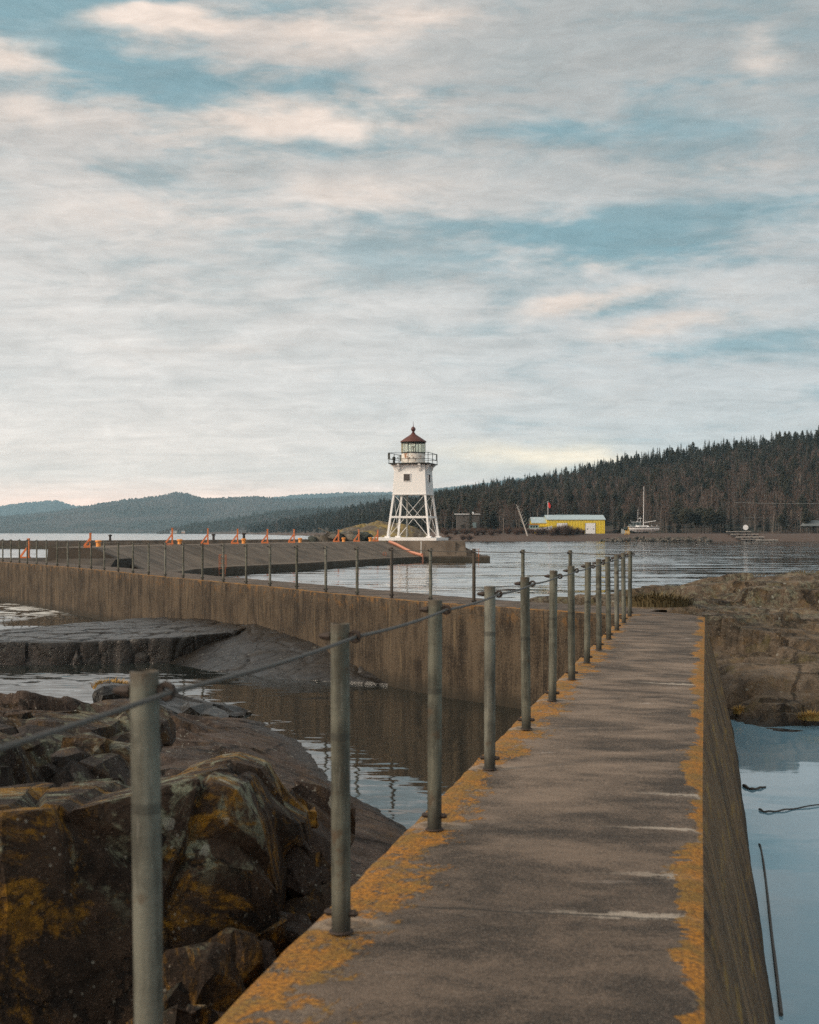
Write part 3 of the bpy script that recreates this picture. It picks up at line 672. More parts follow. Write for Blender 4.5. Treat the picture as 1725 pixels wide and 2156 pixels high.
# ---------------------------------------------------------------- boulders: joined hulls, voxel remeshed, cracked
def boulder(name, hulls, voxel, matl, label, group=None, amp=.05, cs=.7, seed=0, origin=None, crack=.05, smooth=True, chips=4, facet=.045):
    bm = bmesh.new()
    for pts in hulls:
        vs = [bm.verts.new(p) for p in pts]; r = bmesh.ops.convex_hull(bm, input=vs)
        junk = [g for g in r['geom_interior'] + r['geom_unused'] if isinstance(g, bmesh.types.BMVert)]
        bmesh.ops.delete(bm, geom=list(set(junk)), context='VERTS')
    bm.free(); rr = random.Random(int(seed * 10) + 3); parts = []; V0 = []; F0 = []
    for pts in hulls:
        bm = bmesh.new(); vs = [bm.verts.new(p) for p in pts]; r = bmesh.ops.convex_hull(bm, input=vs)
        bmesh.ops.delete(bm, geom=[g for g in set(r['geom_interior'] + r['geom_unused']) if isinstance(g, bmesh.types.BMVert)], context='VERTS')
        cen = sum((Vector(p) for p in pts), Vector()) / len(pts)
        for q in range(chips):                         # knock flat chips off the corners
            n_ = Vector((rr.uniform(-1, 1), rr.uniform(-1, .4), rr.uniform(-.1, .8))).normalized(); sup = max((v.co - cen).dot(n_) for v in bm.verts)
            g = bmesh.ops.bisect_plane(bm, geom=list(bm.verts) + list(bm.edges) + list(bm.faces), plane_co=cen + n_ * sup * rr.uniform(.80, .95), plane_no=n_, clear_outer=True)
            bmesh.ops.holes_fill(bm, edges=[e for e in bm.edges if e.is_boundary])
        b0 = len(V0); bm.verts.index_update(); V0 += [tuple(v.co) for v in bm.verts]; F0 += [tuple(b0 + v.index for v in f.verts) for f in bm.faces]; bm.free()
    bm = bmesh.new(); tm = bpy.data.meshes.new('t'); tm.from_pydata(V0, [], F0); bm.from_mesh(tm); bmesh.ops.recalc_face_normals(bm, faces=bm.faces)
    me = bpy.data.meshes.new('tmp'); bm.to_mesh(me); bm.free()
    o = bpy.data.objects.new('tmp', me); COL.objects.link(o)
    md = o.modifiers.new('r', 'REMESH'); md.mode = 'VOXEL'; md.voxel_size = voxel
    sm = o.modifiers.new('s', 'SMOOTH'); sm.iterations = 1; sm.factor = .6
    dg = bpy.context.evaluated_depsgraph_get(); ev = o.evaluated_get(dg)
    me2 = bpy.data.meshes.new_from_object(ev); bpy.data.objects.remove(o)
    me2.name = name; n = len(me2.vertices); co = np.empty(n * 3); no = np.empty(n * 3)
    me2.vertices.foreach_get('co', co); me2.vertices.foreach_get('normal', no); co = co.reshape(-1, 3); no = no.reshape(-1, 3)
    for i in range(n):
        p = Vector(co[i]); w = p + Vector(mn.noise_vector(p * 1.3 + Vector((seed, 0, 0)))) * .10
        d, pts = mn.voronoi(Vector((w.x / cs, w.y / cs, w.z / cs * .38)) + Vector((seed, seed, 0)))
        c = pts[0]; cell = mn.cell(Vector((c.x * 31, c.y * 17, c.z * 23)))
        e = d[1] - d[0]; k = max(0, 1 - e / .09)
        dd = (cell - .5) * amp * 1.3 - crack * k + amp * .5 * mn.fractal(p * 1.6, 1, 2, 4) + amp * .32 * mn.fractal(p * 7, 1, 2, 3)
        co[i] += no[i] * dd
    if origin is None: origin = (float(co[:, 0].mean()), float(co[:, 1].mean()), float(co[:, 2].min()))
    co -= np.array(origin); me2.vertices.foreach_set('co', co.ravel())
    if facet:
        o = bpy.data.objects.new('tmp', me2); COL.objects.link(o); md = o.modifiers.new('d', 'DECIMATE'); md.ratio = facet
        ev = o.evaluated_get(bpy.context.evaluated_depsgraph_get()); me3 = bpy.data.meshes.new_from_object(ev); bpy.data.objects.remove(o); me2 = me3; me2.name = name; smooth = False
    me2.materials.clear(); me2.materials.append(matl)
    me2.polygons.foreach_set('use_smooth', np.full(len(me2.polygons), smooth)); me2.update()
    if smooth: me2.set_sharp_from_angle(angle=R(28))
    return tag(link(name, me2, origin), label, 'boulder', group)
def back(pts, dz, drop): return [at(px, py, Z) + Vector((0, dz, -drop)) for px, py, Z in pts]
def hull(front, dz=1.2, drop=.1): return [at(*p) for p in front] + back(front, dz, drop)
H1 = hull([(-420, 1760, 5.3), (-200, 1735, 5.4), (0, 1712, 5.6), (110, 1700, 5.75), (128, 1760, 5.8), (200, 2000, 5.8), (230, 2300, 5.6), (-420, 2400, 4.9)], 1.5, .12)
H2 = hull([(128, 1712, 5.85), (200, 1690, 5.95), (300, 1668, 6.05), (300, 2300, 5.65), (170, 2300, 5.55), (128, 1950, 5.8)], 1.3, .12)
H3 = hull([(285, 1672, 6.1), (350, 1650, 6.2), (430, 1632, 6.3), (505, 1655, 6.35), (560, 1735, 6.5), (588, 1900, 6.5), (575, 2080, 6.4), (300, 2350, 5.8)], 1.5, .12)
H4 = hull([(500, 1668, 6.7), (560, 1680, 6.9), (640, 1735, 7.3), (650, 1790, 7.3), (540, 1790, 6.9)], 1.0, .1)
boulder('lichen_boulder', [H1, H2, H3, H4], .028, M_rockL, 'largest brown boulder in the left foreground, crusted with orange and pale green lichen', amp=.014, cs=.75, seed=3.3, chips=0, facet=.05, crack=.06)
boulder('boulder', [hull([(35, 1600, 8.4), (100, 1592, 8.6), (230, 1592, 9.0), (285, 1640, 9.0), (300, 1740, 8.8), (60, 1760, 8.2), (30, 1700, 8.2)], 1.2, .05)], .035, M_rockM,
        'dark blocky boulder behind the lichen boulder, left of the nearest post', amp=.05, cs=.5, seed=8.1, crack=.09)
boulder('boulder', [hull([(-180, 1560, 8.8), (0, 1540, 9.4), (60, 1535, 9.8), (230, 1515, 10.6), (300, 1560, 10.6), (300, 1640, 10.2), (-180, 1740, 8.6)], 1.6, .0)], .045, M_rockM,
        'long flat topped boulder behind the dark blocky one at the left edge', amp=.045, cs=.8, seed=1.7, crack=.08)
boulder('boulder', [hull([(-150, 1600, 7.6), (-20, 1590, 7.9), (28, 1605, 8.0), (30, 1740, 7.8), (-150, 1780, 7.4)], 1.0, .0)], .04, M_rockM,
        'speckled boulder cut off by the left edge above the lichen boulder', amp=.06, cs=.6, seed=5.1)
boulder('boulder', [hull([(545, 1715, 7.9), (620, 1712, 8.2), (690, 1740, 8.4), (745, 1800, 8.4), (740, 1900, 8.0), (600, 1880, 7.6)], 1.1, .0)], .035, M_rockN,
        'grey brown boulder with white lichen spots beside the second post', amp=.06, cs=.6, seed=9.4)
rub = [(600, 1850, 7.4, .26), (660, 1870, 7.5, .25), (520, 1960, 6.5, .26), (590, 1990, 6.7, .22), (470, 2010, 6.0, .24), (430, 2110, 5.6, .26), (540, 2070, 6.1, .2),
       (650, 1950, 7.1, .24), (600, 2080, 6.1, .16), (480, 2170, 5.4, .2), (380, 2200, 5.3, .25), (560, 2150, 5.7, .18), (700, 1900, 7.4, .22), (330, 2240, 5.0, .25)]
rub_lab = ['dark angular rock below the white spotted boulder', 'dark rock wedged against the pier side left of the second post', 'broken rock at the right foot of the lichen boulder',
           'small dark rock between the lichen boulder and the pier', 'rounded brown rock leaning on the lichen boulder base', 'pale edged rock near the bottom right of the nearest post',
           'small flat rock in the dark gap beside the pier', 'shadowed rock high in the gap beside the pier', 'small block beside the pier edge near the bottom', 'low rock at the bottom of the dark gap',
           'rock just right of the foot of the nearest post', 'tiny rock nearest the pier edge in the gap', 'rock behind the foot of the second post', 'rock behind the nearest post at the bottom edge']
for i, (px, py, Z, s) in enumerate(rub):
    c = at(px, py, Z); random.seed(i * 7 + 1)
    pts = [c + Vector((random.uniform(-1, 1) * 1.3, random.uniform(-1, 1), random.uniform(-1, .9))).normalized() * s * random.uniform(.9, 1.25) for _ in range(13)]
    boulder('rubble_rock', [pts], .022, M_rockL if i % 3 else M_rockN, rub_lab[i], 'broken rocks between the boulder and the pier', amp=.025, cs=.3, seed=i * 1.3, crack=.015)
# floor of the gap
def h_gap(u, v):
    x = -5 + 6.2 * u; y = 2.0 + 7.0 * v; z = .25 + .12 * sst(x, 0, -3) + .2 * fbm(x, y, 0, 1.1, 4) + cellrock(x, y, .7, 4, .1, .15, .3, .14)
    if x > edgeL(y) - .01: z = -.3
    return (x, y, z)
tag(link('rock_floor', grid_mesh('rock_floor', h_gap, 120, 130, M_rockL)), kind='structure')
# two dark bedrock slabs lying against the curved walkway
def ledge_hull(top, extra=()):
    P = [at(*p) for p in top]; return P + [Vector((p.x, p.y - .05, -.5)) for p in P] + [at(*p) for p in extra]
boulder('rock_slab', [ledge_hull([(-160, 1338, 36), (0, 1329, 37), (170, 1311, 38.5), (330, 1298, 40), (300, 1344, 32.2), (110, 1353, 31.7), (-160, 1352, 31.5)]),
                      ledge_hull([(250, 1304, 39.5), (330, 1298, 40), (490, 1305, 37), (550, 1311, 35), (500, 1328, 33.2), (360, 1341, 32.2), (250, 1346, 32.0)])], .06, M_rockD,
        'flat topped wet dark rock slab with a steep cracked front, below the curved walkway at the left', amp=.018, cs=.8, seed=4.4, chips=0, facet=0, crack=.035)['category'] = 'rock'
boulder('rock_slab', [ledge_hull([(470, 1318, 34.8), (565, 1306, 34.4), (700, 1352, 30.4), (800, 1402, 28.2), (885, 1441, 27.0), (800, 1440, 27.45), (600, 1428, 28.6), (440, 1412, 30.4), (340, 1393, 32.4), (420, 1352, 33.0)])], .06, M_rockD,
        'dark smooth rock slab sloping into the brown pool at the foot of the curved walkway', amp=.018, cs=1.1, seed=2.9, chips=0, facet=0, crack=.03)['category'] = 'rock'
# outcrop with tufted grass in the rippled pool
oc = boulder('rock_outcrop', [hull([(180, 1447, 21.4), (230, 1442, 21.8), (300, 1446, 22), (345, 1462, 22.2), (350, 1500, 21.8), (180, 1510, 21.0)], 1.4, .05),
                         hull([(250, 1462, 21.6), (360, 1472, 22.2), (450, 1490, 22.4), (520, 1508, 22.4), (500, 1525, 21.8), (240, 1520, 21.2)], 1.3, .1)], .05, M_rockD,
        'dark rock outcrop in the left pool topped with a yellow grass tuft', amp=.06, cs=.7, seed=2.2)
boulder('boulder', [hull([(-10, 1318, 46.0), (30, 1312, 47), (65, 1322, 46.5), (60, 1345, 45.5), (-10, 1345, 45)], 1.5, .1)], .1, M_rockD, 'low rounded wet rock in the surf by the curved walkway', amp=.05, cs=.8, seed=6)

def tuft(name, loc, n, h, spread, matl, label, cat='grass tuft', seed=0, group=None):
    rnd = random.Random(seed); m = MB()
    for i in range(n):
        a = rnd.uniform(0, 6.283); r = spread * math.sqrt(rnd.random()) ; b = Vector((r * math.cos(a), r * math.sin(a), -.02))
        hh = h * rnd.uniform(.4, 1) * (1 - .4 * r / spread); lean = Vector((math.cos(a), math.sin(a), 0)) * hh * rnd.uniform(.1, .8)
        w = Vector((-math.sin(a), math.cos(a), 0)) * h * .045
        p1 = b + lean * .35 + Vector((0, 0, hh * .65)); p2 = b + lean + Vector((0, 0, hh * rnd.uniform(.7, 1)))
        m.add([b - w, b + w, p1 + w * .8, p1 - w * .8, p2], [(0, 1, 2, 3), (3, 2, 4)])
    return tag(m.build(name, matl, origin=None), label, cat, group), None
M_straw = plain('dry_straw_grass', (.34, .20, .05), .8, 0, .5, 9, 0); M_olive = plain('olive_grass', (.095, .070, .028), .85, 0, .5, 5, 0)
M_moss = plain('olive_moss', (.10, .085, .02), .9, 0, .5, 12, 0)
def place_tuft(px, py, Z, n, h, sp, matl, label, seed, dz=0):
    o, _ = tuft('grass_tuft', None, n, h, sp, matl, label, seed=seed); o.location = at(px, py, Z) + Vector((0, 0, dz)); return o
place_tuft(233, 1446, 22.4, 420, .22, .32, M_straw, 'bright yellow grass tuft on the dark rock outcrop in the left pool', 1)
place_tuft(290, 1452, 22.6, 160, .12, .3, M_olive, 'low olive grass beside the yellow tuft on the outcrop', 2)
place_tuft(1708, 1512, 21.6, 300, .20, .22, M_straw, 'straw coloured grass tuft at the waterline near the right edge', 3)
place_tuft(1556, 1500, 22.4, 160, .2, .10, M_straw, 'small dry grass clump where the pier meets the right pool', 4)
for i, (px, py, Z, n, h, sp, lb) in enumerate([(1385, 1268, 27.4, 700, .42, .75, 'large olive grass clump on the rock behind the end of the pier'), (1350, 1262, 28, 260, .3, .45, 'smaller olive grass clump left of the large one behind the pier end'),
        (1690, 1200, 33, 120, .12, .5, 'low grass strip near the crest of the rock shelf'), (1600, 1207, 34, 80, .1, .35, 'reddish grass speck on the crest of the rock shelf')]):
    place_tuft(px, py, Z, n, h, sp, M_olive, lb, 10 + i, -.05)

# driftwood in the still pool
M_wood = plain('wet_driftwood', (.05, .04, .032), .6, 0, .4, 12, .004)
def stick(name, pts, r, label, cat='stick'):
    m = MB(); P = []
    for i, (px, py) in enumerate(pts):
        Z = FPX * CAMZ / (py - HOR); v = at(px, py, Z); v.z = .012; P.append(v)
    Q = catmull([p for p in P], 6)
    m.tube([v + Vector((0, 0, .006 * math.sin(i))) for i, v in enumerate(Q)], [r * (1 - .5 * i / len(Q)) for i in range(len(Q))], 6)
    tag(m.build(name, M_wood, smooth=True, origin=P[0]), label, cat)
stick('driftwood_stick', [(1645, 2140), (1636, 2060), (1624, 1960), (1612, 1850), (1603, 1790), (1598, 1778)], .014, 'long thin stick floating parallel to the pier side')
stick('driftwood_stick', [(1599, 1706), (1612, 1711), (1640, 1709), (1680, 1703), (1760, 1692)], .013, 'dark curved branch reaching in from the right edge of the pool')
stick('driftwood_stick', [(1566, 1656), (1580, 1663), (1595, 1662), (1612, 1658)], .022, 'short dark driftwood piece touching the pier side')

# ================================================================ breakwater with the lighthouse
def farconc_fn(dark=1.0, stripes=True):
    def fn(t, p):
        c = t.coord(); s = t.sep(c)
        # rain streaks run down the slope, i.e. across the breakwater's length
        al = t.m('ADD', t.m('MULTIPLY', s[0], .31), t.m('MULTIPLY', s[1], .95))
        st = t.noise(t.comb(al, t.m('MULTIPLY', s[0], .06), 0.0), 2.4, 6, .7); b = t.noise(c, .5, 5); f = t.noise(c, 5, 5, .7)
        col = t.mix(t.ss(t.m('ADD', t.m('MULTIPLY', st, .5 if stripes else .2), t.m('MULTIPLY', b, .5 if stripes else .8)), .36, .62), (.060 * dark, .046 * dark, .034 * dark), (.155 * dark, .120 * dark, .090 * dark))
        if stripes: col = t.mix(t.m('MULTIPLY', t.ss(st, .62, .68), .45), col, (.30, .26, .21))
        col = t.mix(t.m('MULTIPLY', t.ss(s[2], .75, .3), .7), col, (.035, .032, .02))
        col = t.mix(t.m('MULTIPLY', t.ss(f, .6, .75), .3), col, (.2, .17, .12))
        t.put(p.inputs['Base Color'], col); p.inputs['Roughness'].default_value = .85
        t.put(p.inputs['Normal'], t.bump(f, .03))
    return fn
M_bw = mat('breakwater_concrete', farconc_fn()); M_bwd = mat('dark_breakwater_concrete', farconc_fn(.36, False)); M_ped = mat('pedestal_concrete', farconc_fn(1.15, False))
bot = [(-16.0, 83.0), (-15.4, 96), (-12.0, 105.5), (-9.5, 112), (-5.0, 127), (1.2, 143)]
bot = [(-16.0, 82.5)] + bot[1:]; NRM = Vector((-.95, .31)).normalized()
def loft(name, rows, m, parent=None, cap=True, origin=None):
    mb = MB(); n = len(rows[0]); V = [v for r in rows for v in r]; F = []
    for i in range(len(rows) - 1):
        for k in range(n):
            k2 = (k + 1) % n; F.append((i * n + k, i * n + k2, (i + 1) * n + k2, (i + 1) * n + k))
    if cap: F.append(tuple(range(n))); F.append(tuple((len(rows) - 1) * n + k for k in range(n)))
    mb.add(V, F); return mb.build(name, m, parent, origin=origin)
bp = catmull(bot, 8); rows = []
for i, p in enumerate(bp):
    nr = NRM
    def q(o, z): v = p + nr * o; return (v.x, v.y, z)
    rows.append([q(-.9, -1.0), q(-.9, .60), q(0, .66), q(3.9, 2.18), q(7.2, 2.2), q(7.4, -1)])
bwk = loft('breakwater', rows, M_bw)
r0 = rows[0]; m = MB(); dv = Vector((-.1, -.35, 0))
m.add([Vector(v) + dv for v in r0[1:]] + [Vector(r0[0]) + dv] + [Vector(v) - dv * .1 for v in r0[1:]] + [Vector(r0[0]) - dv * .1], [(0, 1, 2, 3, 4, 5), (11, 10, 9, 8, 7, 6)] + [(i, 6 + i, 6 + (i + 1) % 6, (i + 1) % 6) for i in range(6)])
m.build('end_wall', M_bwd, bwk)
tag(bwk, 'sloping concrete breakwater with streaked face running to the lighthouse', 'breakwater')
def bw_top(px, back_=4.6):                    # a point on the flat top of the breakwater under a picture column
    best = None
    for i in range(len(bp) - 1):
        for k in range(6):
            p = bp[i].lerp(bp[i + 1], k / 6); tg = (bp[i + 1] - bp[i]).normalized(); v = p + NRM * back_
            e = abs(CXP + FPX * v.x / v.y - px)
            if best is None or e < best[0]: best = (e, v, tg)
    return best[1], best[2]
# low wing of the breakwater on the left
m = MB()
wing = [((-17.6, 79.6), 1.55), ((-22.5, 84.5), 1.5), ((-29, 88.5), 1.42), ((-42, 92), 1.35)]
rows = []
for (x, y), z in wing: rows.append([(x - .2, y - 3.2, -1), (x - .2, y - 3.2, .3), (x, y, z), (x + .3, y + 3.4, z), (x + .3, y + 3.5, -1)])
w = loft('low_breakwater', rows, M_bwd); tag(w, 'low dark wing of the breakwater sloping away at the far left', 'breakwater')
# outer breakwater, a low dark wall against the lake
rows = []
for x, y, z in ((-140, 300, 1.45), (-84, 268, 1.5), (-45, 245, 1.75), (-20, 226, 2.0), (-4, 212, 2.05)):
    rows.append([(x, y, -1), (x, y, z), (x + .8, y + 2.5, z), (x + .8, y + 2.5, -1)])
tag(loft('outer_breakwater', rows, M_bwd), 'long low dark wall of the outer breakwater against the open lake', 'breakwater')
for i, px in enumerate((338, 655, 748)):
    o = at(px / 1.4557, 1136, 240 - 12 * i); o.z = 1.72 + .15 * i
    m = MB(); m.lathe([(.28, 0), (.22, .1), (.2, .75), (.34, .8), (.34, 1.0), (.1, 1.08)], 10); b = m.build('mooring_bollard', M_iron); b.location = o
    tag(b, ('leftmost', 'middle', 'rightmost')[i] + ' dark stub bollard on the outer breakwater', 'bollard', 'dark bollards on the outer breakwater')

M_or = plain('orange_paint', (.66, .20, .065), .55, 0, .15, 4, 0); M_yo = plain('yellow_orange_paint', (.80, .30, .06), .55, 0, .15, 4, 0)
M_pink = plain('faded_orange_hose', (.58, .25, .16), .6, 0, .2, 3, 0)
def fender_frame(loc, rz, h, full=True):
    t = empty('timber_bracket', loc, rz)
    m = MB(); m.box((0, 0, h / 2), (.12, .26, h)); m.box((0, 0, h + .02), (.15, .3, .05)); m.build('upright', M_or, t)
    m = MB(); m.beam((-.42 * h, 0, .12), (-.04, 0, h * .62), .10, .12); m.build('brace', M_or, t)
    m = MB(); m.box((-.19 * h, 0, .07), (.52 * h, .36, .14)); m.build('base_plate', M_or, t)
    return t
fr = [(279, 1641, 'second'), (529, 1619, 'third'), (636, 1621, 'fourth'), (728, 1622, 'fifth'), (820, 1623, 'sixth'), (900, 1623, 'seventh'), (1040, 1624, 'eighth'), (1101, 1624, 'ninth'), (1160, 1625, 'tenth')]
for i, (nx_, ny_, od) in enumerate(fr):
    v, tg = bw_top(nx_ / 1.4557); top = at(nx_ / 1.4557, ny_ / 1.4557, v.y)
    t = fender_frame((v.x, v.y, 2.19), R(8), max(.9, top.z - 2.2)); tag(t, f'orange steel bracket on the breakwater, {od} from the left', 'steel bracket', 'orange brackets along the breakwater')
v = at(88 / 1.4557, 1165, 88.0); t = fender_frame((v.x, v.y, 1.42), R(0), 1.3); tag(t, 'leftmost orange bracket, standing tall on the low dark wing', 'steel bracket', 'orange brackets along the breakwater')
for i, (nx_, od) in enumerate([(302, 'leftmost'), (549, 'second from the left'), (749, 'third from the left'), (921, 'fourth from the left'), (1055, 'fifth from the left'), (1137, 'nearest the lighthouse')]):
    v, tg = bw_top(nx_ / 1.4557, 5.6 if i < 4 else 5.0); m = MB()
    m.lathe([(.17, 0), (.16, .05), (.15, .28), (.21, .30), (.22, .40), (.17, .44)], 14); o = m.build('mooring_bollard', M_yo, smooth=True); o.location = (v.x, v.y, 2.19)
    tag(o, f'orange yellow mushroom bollard on the breakwater, {od}', 'bollard', 'orange bollards along the breakwater')
def ladder(px, py_top, py_bot, Z, wpx, label):
    a = at(px - wpx / 2, py_top, Z); b = at(px + wpx / 2, py_top, Z); zb = at(px, py_bot, Z).z; m = MB()
    for e in (a, b): m.tube([(e.x, e.y, zb), (e.x, e.y, e.z), (e.x, e.y + .55, e.z + .02), (e.x, e.y + .6, .55)], .02, 6)
    n = max(3, int((a.z - zb) / .35))
    for k in range(n): z = zb + (k + .3) * (a.z - zb) / n; m.tube([(a.x, a.y, z), (b.x, b.y, z)], .015, 5)
    m.tube([a, b], .02, 6)
    tag(m.build('dock_ladder', plain('faded_orange_steel', (.42, .13, .05), .6), origin=(a.x, a.y, zb)), label, 'ladder', 'orange ladders on the breakwater')
ladder(468, 1168, 1211, 97.5, 13, 'orange ladder on the left end of the breakwater ledge')
ladder(984, 1157, 1178, 141.0, 0, 'x') if False else None
ladder(982, 1157, 1186, 122.0, 0, 'x') if False else None
ladder(576 + 404, 1157, 1172, 141, 0, 'x') if False else None
ladder(810 + 0, 1163, 1194, 134.6, 6, 'thin orange ladder on the breakwater ledge left of the lighthouse')
ladder(1004, 1156, 1182, 141.0, 9, 'orange ladder at the right tip of the lighthouse pedestal')

# lighthouse pedestal
LZ = 149.0; LX0 = (870.5 - CXP) / FPX * LZ
PT = CAMZ - (1138.0 - HOR) / FPX * LZ                  # pedestal top
ped = empty('lighthouse_pedestal', (LX0, LZ, 0), 0, 'weathered concrete pedestal block under the lighthouse', 'pedestal')
def loc(px, py, Z): v = at(px, py, Z); return (v.x - LX0, v.y - LZ, v.z)
m = MB(); x0, x1 = -3.0, 5.6
m.add([(x0, -5.2, .6), (x1 + .15, -5.2, .6), (x1 + .15, 4, .6), (x0, 4, .6), (x0, -4.7, PT), (x1, -4.7, PT), (x1, 4, PT), (x0, 4, PT)], [(3, 2, 1, 0), (4, 5, 6, 7), (0, 1, 5, 4), (1, 2, 6, 5), (2, 3, 7, 6), (3, 0, 4, 7)])
m.add([(x1 + .14, -4.6, .6), (x1 + 1.9, -4.3, .6), (x1 + 1.9, 3, .6), (x1 + .1, 3.2, .6), (x1 + .04, -4.4, PT - .7), (x1 + .04, 3.2, PT - .7)], [(0, 1, 4), (1, 2, 5, 4), (2, 3, 5), (0, 4, 5, 3), (0, 3, 2, 1)])
m.build('block', M_ped, ped)
m = MB(); m.prism([(-1.2, -7.2), (8.2, -6.6), (8.4, 2), (7, 4.5), (-1, 4.5)], -1.0, .58); m.build('ledge', M_bw, ped)
m = MB(); m.box((x1 - 1.5, -4.98, 1.42), (.9, .35, PT - .75)); m.build('buttress', M_ped, ped)
m = MB(); px0 = loc(887, 1150, LZ - 5.3)[0]; m.tube([(px0, -5.35, .7), (px0, -5.05, PT - .05)], .04, 5); m.build('conduit', plain('white_paint', (.78, .77, .74), .5, 0, .08, 1.2, 0), ped)
m = MB(); hp = [(820, 1140), (835, 1146), (850, 1154), (868, 1163), (882, 1167), (889, 1168)]
P = [at(px, py, 141.0 + .6 * i) for i, (px, py) in enumerate(reversed(hp))]
m.tube(P, .16, 6); m.tube([P[0], P[0] + Vector((.02, -.05, -1.0))], .14, 6)
tag(m.build('hose', M_pink, origin=P[0], smooth=True), 'faded orange hose draped from the breakwater top down to its ledge', 'hose')

# lighthouse
def white_fn(t, p):
    c = t.coord(); n = t.noise(t.scale(c, (1, 1, .3)), 1.6, 6, .65); f = t.noise(c, 9, 4)
    seam = t.m('LESS_THAN', t.m('FRACT', t.m('MULTIPLY', t.sep(c)[0], 3.4)), .06)
    col = t.mix(n, (.74, .73, .72), (.86, .85, .84)); col = t.mix(t.m('MULTIPLY', seam, .12), col, (.45, .44, .42))
    col = t.mix(t.m('MULTIPLY', t.ss(f, .68, .74), .3), col, (.35, .2, .1))
    t.put(p.inputs['Base Color'], col); p.inputs['Roughness'].default_value = .5
M_white = mat('lighthouse_white', white_fn)
def rusty_fn(t, p):
    c = t.coord(); n = t.noise(c, 2.2, 7, .7, .5)
    t.put(p.inputs['Base Color'], t.mix(t.ss(n, .54, .64), (.80, .77, .71), (.33, .15, .06))); p.inputs['Roughness'].default_value = .6
M_rusty = mat('rust_streaked_white', rusty_fn)
M_red = plain('oxide_red_roof', (.10, .030, .022), .6, .0, .35, 3, .004); M_blk = plain('black_iron', (.018, .02, .018), .5, .2, .3, 8, 0)
M_dk = plain('dark_louvre', (.06, .05, .045), .7, 0, .3, 8, 0)
def glass_fn(t, p):
    p.inputs['Base Color'].default_value = (.9, .93, .85, 1); p.inputs['Roughness'].default_value = .05; p.inputs['Transmission Weight'].default_value = .85; p.inputs['IOR'].default_value = 1.1
M_glass = mat('lantern_glass', glass_fn)
M_glassy = plain('pale_yellow_pane', (.62, .56, .34), .4, 0, .1, 2, 0)  # opaque lantern pane, its pale yellow reflection put into the colour
LH = empty('lighthouse', (LX0, LZ, PT), R(-14), 'white square pyramidal lighthouse on open steel legs with a red lantern roof', 'lighthouse')
m = MB(); m.box((0, 0, .16), (6.7, 6.2, .30)); m.box((-.8, 0, .31), (7.0, 6.0, .06)); m.build('base_platform', M_white, LH)
def side(z):                                         # half width of the frame at a height
    return interp([0, 5.13, 8.5], [2.36, 1.90, 1.72], z)
G = .34
for sx in (-1, 1):
    for sy in (-1, 1):
        a = side(0); b = side(5.13) - .12; m = MB(); m.beam((sx * a, sy * a, G), (sx * b, sy * b, 5.25), .21, .21); m.box((sx * a, sy * a, G + .08), (.55, .55, .16)); m.build('leg', M_white, LH)
zb = 2.62; hb = interp([0, 5.13], [side(0), side(5.13)], zb)
for k in range(4):
    Mx = Matrix.Rotation(k * math.pi / 2, 3, 'Z')
    m = MB(); m.beam(Mx @ Vector((-hb + .1, -hb, zb)), Mx @ Vector((hb - .1, -hb, zb)), .14, .20); m.build('crossbar', M_white, LH)
    a0 = side(0) - .1; a1 = side(5.13) - .15
    for s_ in (-1, 1):
        m = MB(); m.beam(Mx @ Vector((-s_ * a0, -a0 - .03 * s_, G + .1)), Mx @ Vector((s_ * a1, -a1 - .03 * s_, 5.1)), .045); m.build('tie_rod', M_white, LH)
zs = [5.13, 5.3, 6.2, 7.2, 8.46]; rows = []
for z in zs: h = side(z); rows.append([(-h, -h, z), (h, -h, z), (h, h, z), (-h, h, z)])
body = loft('watch_room', rows, M_white, LH)
m = MB(); h = side(5.13) + .03
for k in range(4):
    Mx = Matrix.Rotation(k * math.pi / 2, 3, 'Z'); m.beam(Mx @ Vector((-h, -h, 5.13)), Mx @ Vector((h, -h, 5.13)), .06, .10)
m.build('skirt_trim', M_white, body)
def window(x, z, w, hh, face, pr=.04):
    Mx = Matrix.Rotation(face * math.pi / 2, 3, 'Z'); yo = -side(z) - pr
    m = MB(); m.box((x, 0, z), (w + .16, .10, hh + .16)); fr_ = MB()
    f = MB(); [f.add([Mx @ Vector((vx, vy + yo, vz)) for vx, vy, vz in m.v], m.f)]
    wi = f.build('window', M_white, body)
    g = MB(); m2 = MB(); m2.box((x, -.055, z), (w, .04, hh)); m2.box((x, -.075, z - hh * .28), (w, .03, .05))
    g.add([Mx @ Vector((vx, vy + yo, vz)) for vx, vy, vz in m2.v], m2.f); g.build('louvre', M_dk, body)
    for k in range(7):
        m3 = MB(); m3.box((x, -.085, z - hh * .2 + k * hh * .1), (w * .7, .02, .02))
        s3 = MB(); s3.add([Mx @ Vector((vx, vy + yo, vz)) for vx, vy, vz in m3.v], m3.f)
        if k == 0: acc = s3
        else: acc.add(s3.v, s3.f)
    acc.build('louvre_slats', M_glassy if False else plain('grey_slat', (.16, .14, .14), .6), body)
window(-.28, 7.0, .68, .74, 0); window(-.15, 6.93, .60, .86, 1)
for face in range(4):
    Mx = Matrix.Rotation(face * math.pi / 2, 3, 'Z')
    for x in (-1.2, 1.2):
        m = MB(); h = 1.74
        pr = [(0, 8.5), (-.55, 8.5), (-.5, 8.32), (-.30, 8.22), (-.22, 7.95), (-.10, 7.72), (.08, 7.68)]
        vs = []
        for s_ in (-.12, .12):
            for d, z in pr: vs.append(Mx @ Vector((x + s_, -h + d, z)))
        n = len(pr); m.add(vs, [tuple(range(n)), tuple(range(2 * n - 1, n - 1, -1))] + [(i, n + i, n + (i + 1) % n, (i + 1) % n) for i in range(n)])
        m.build('bracket', M_white, LH)
GH = 2.285
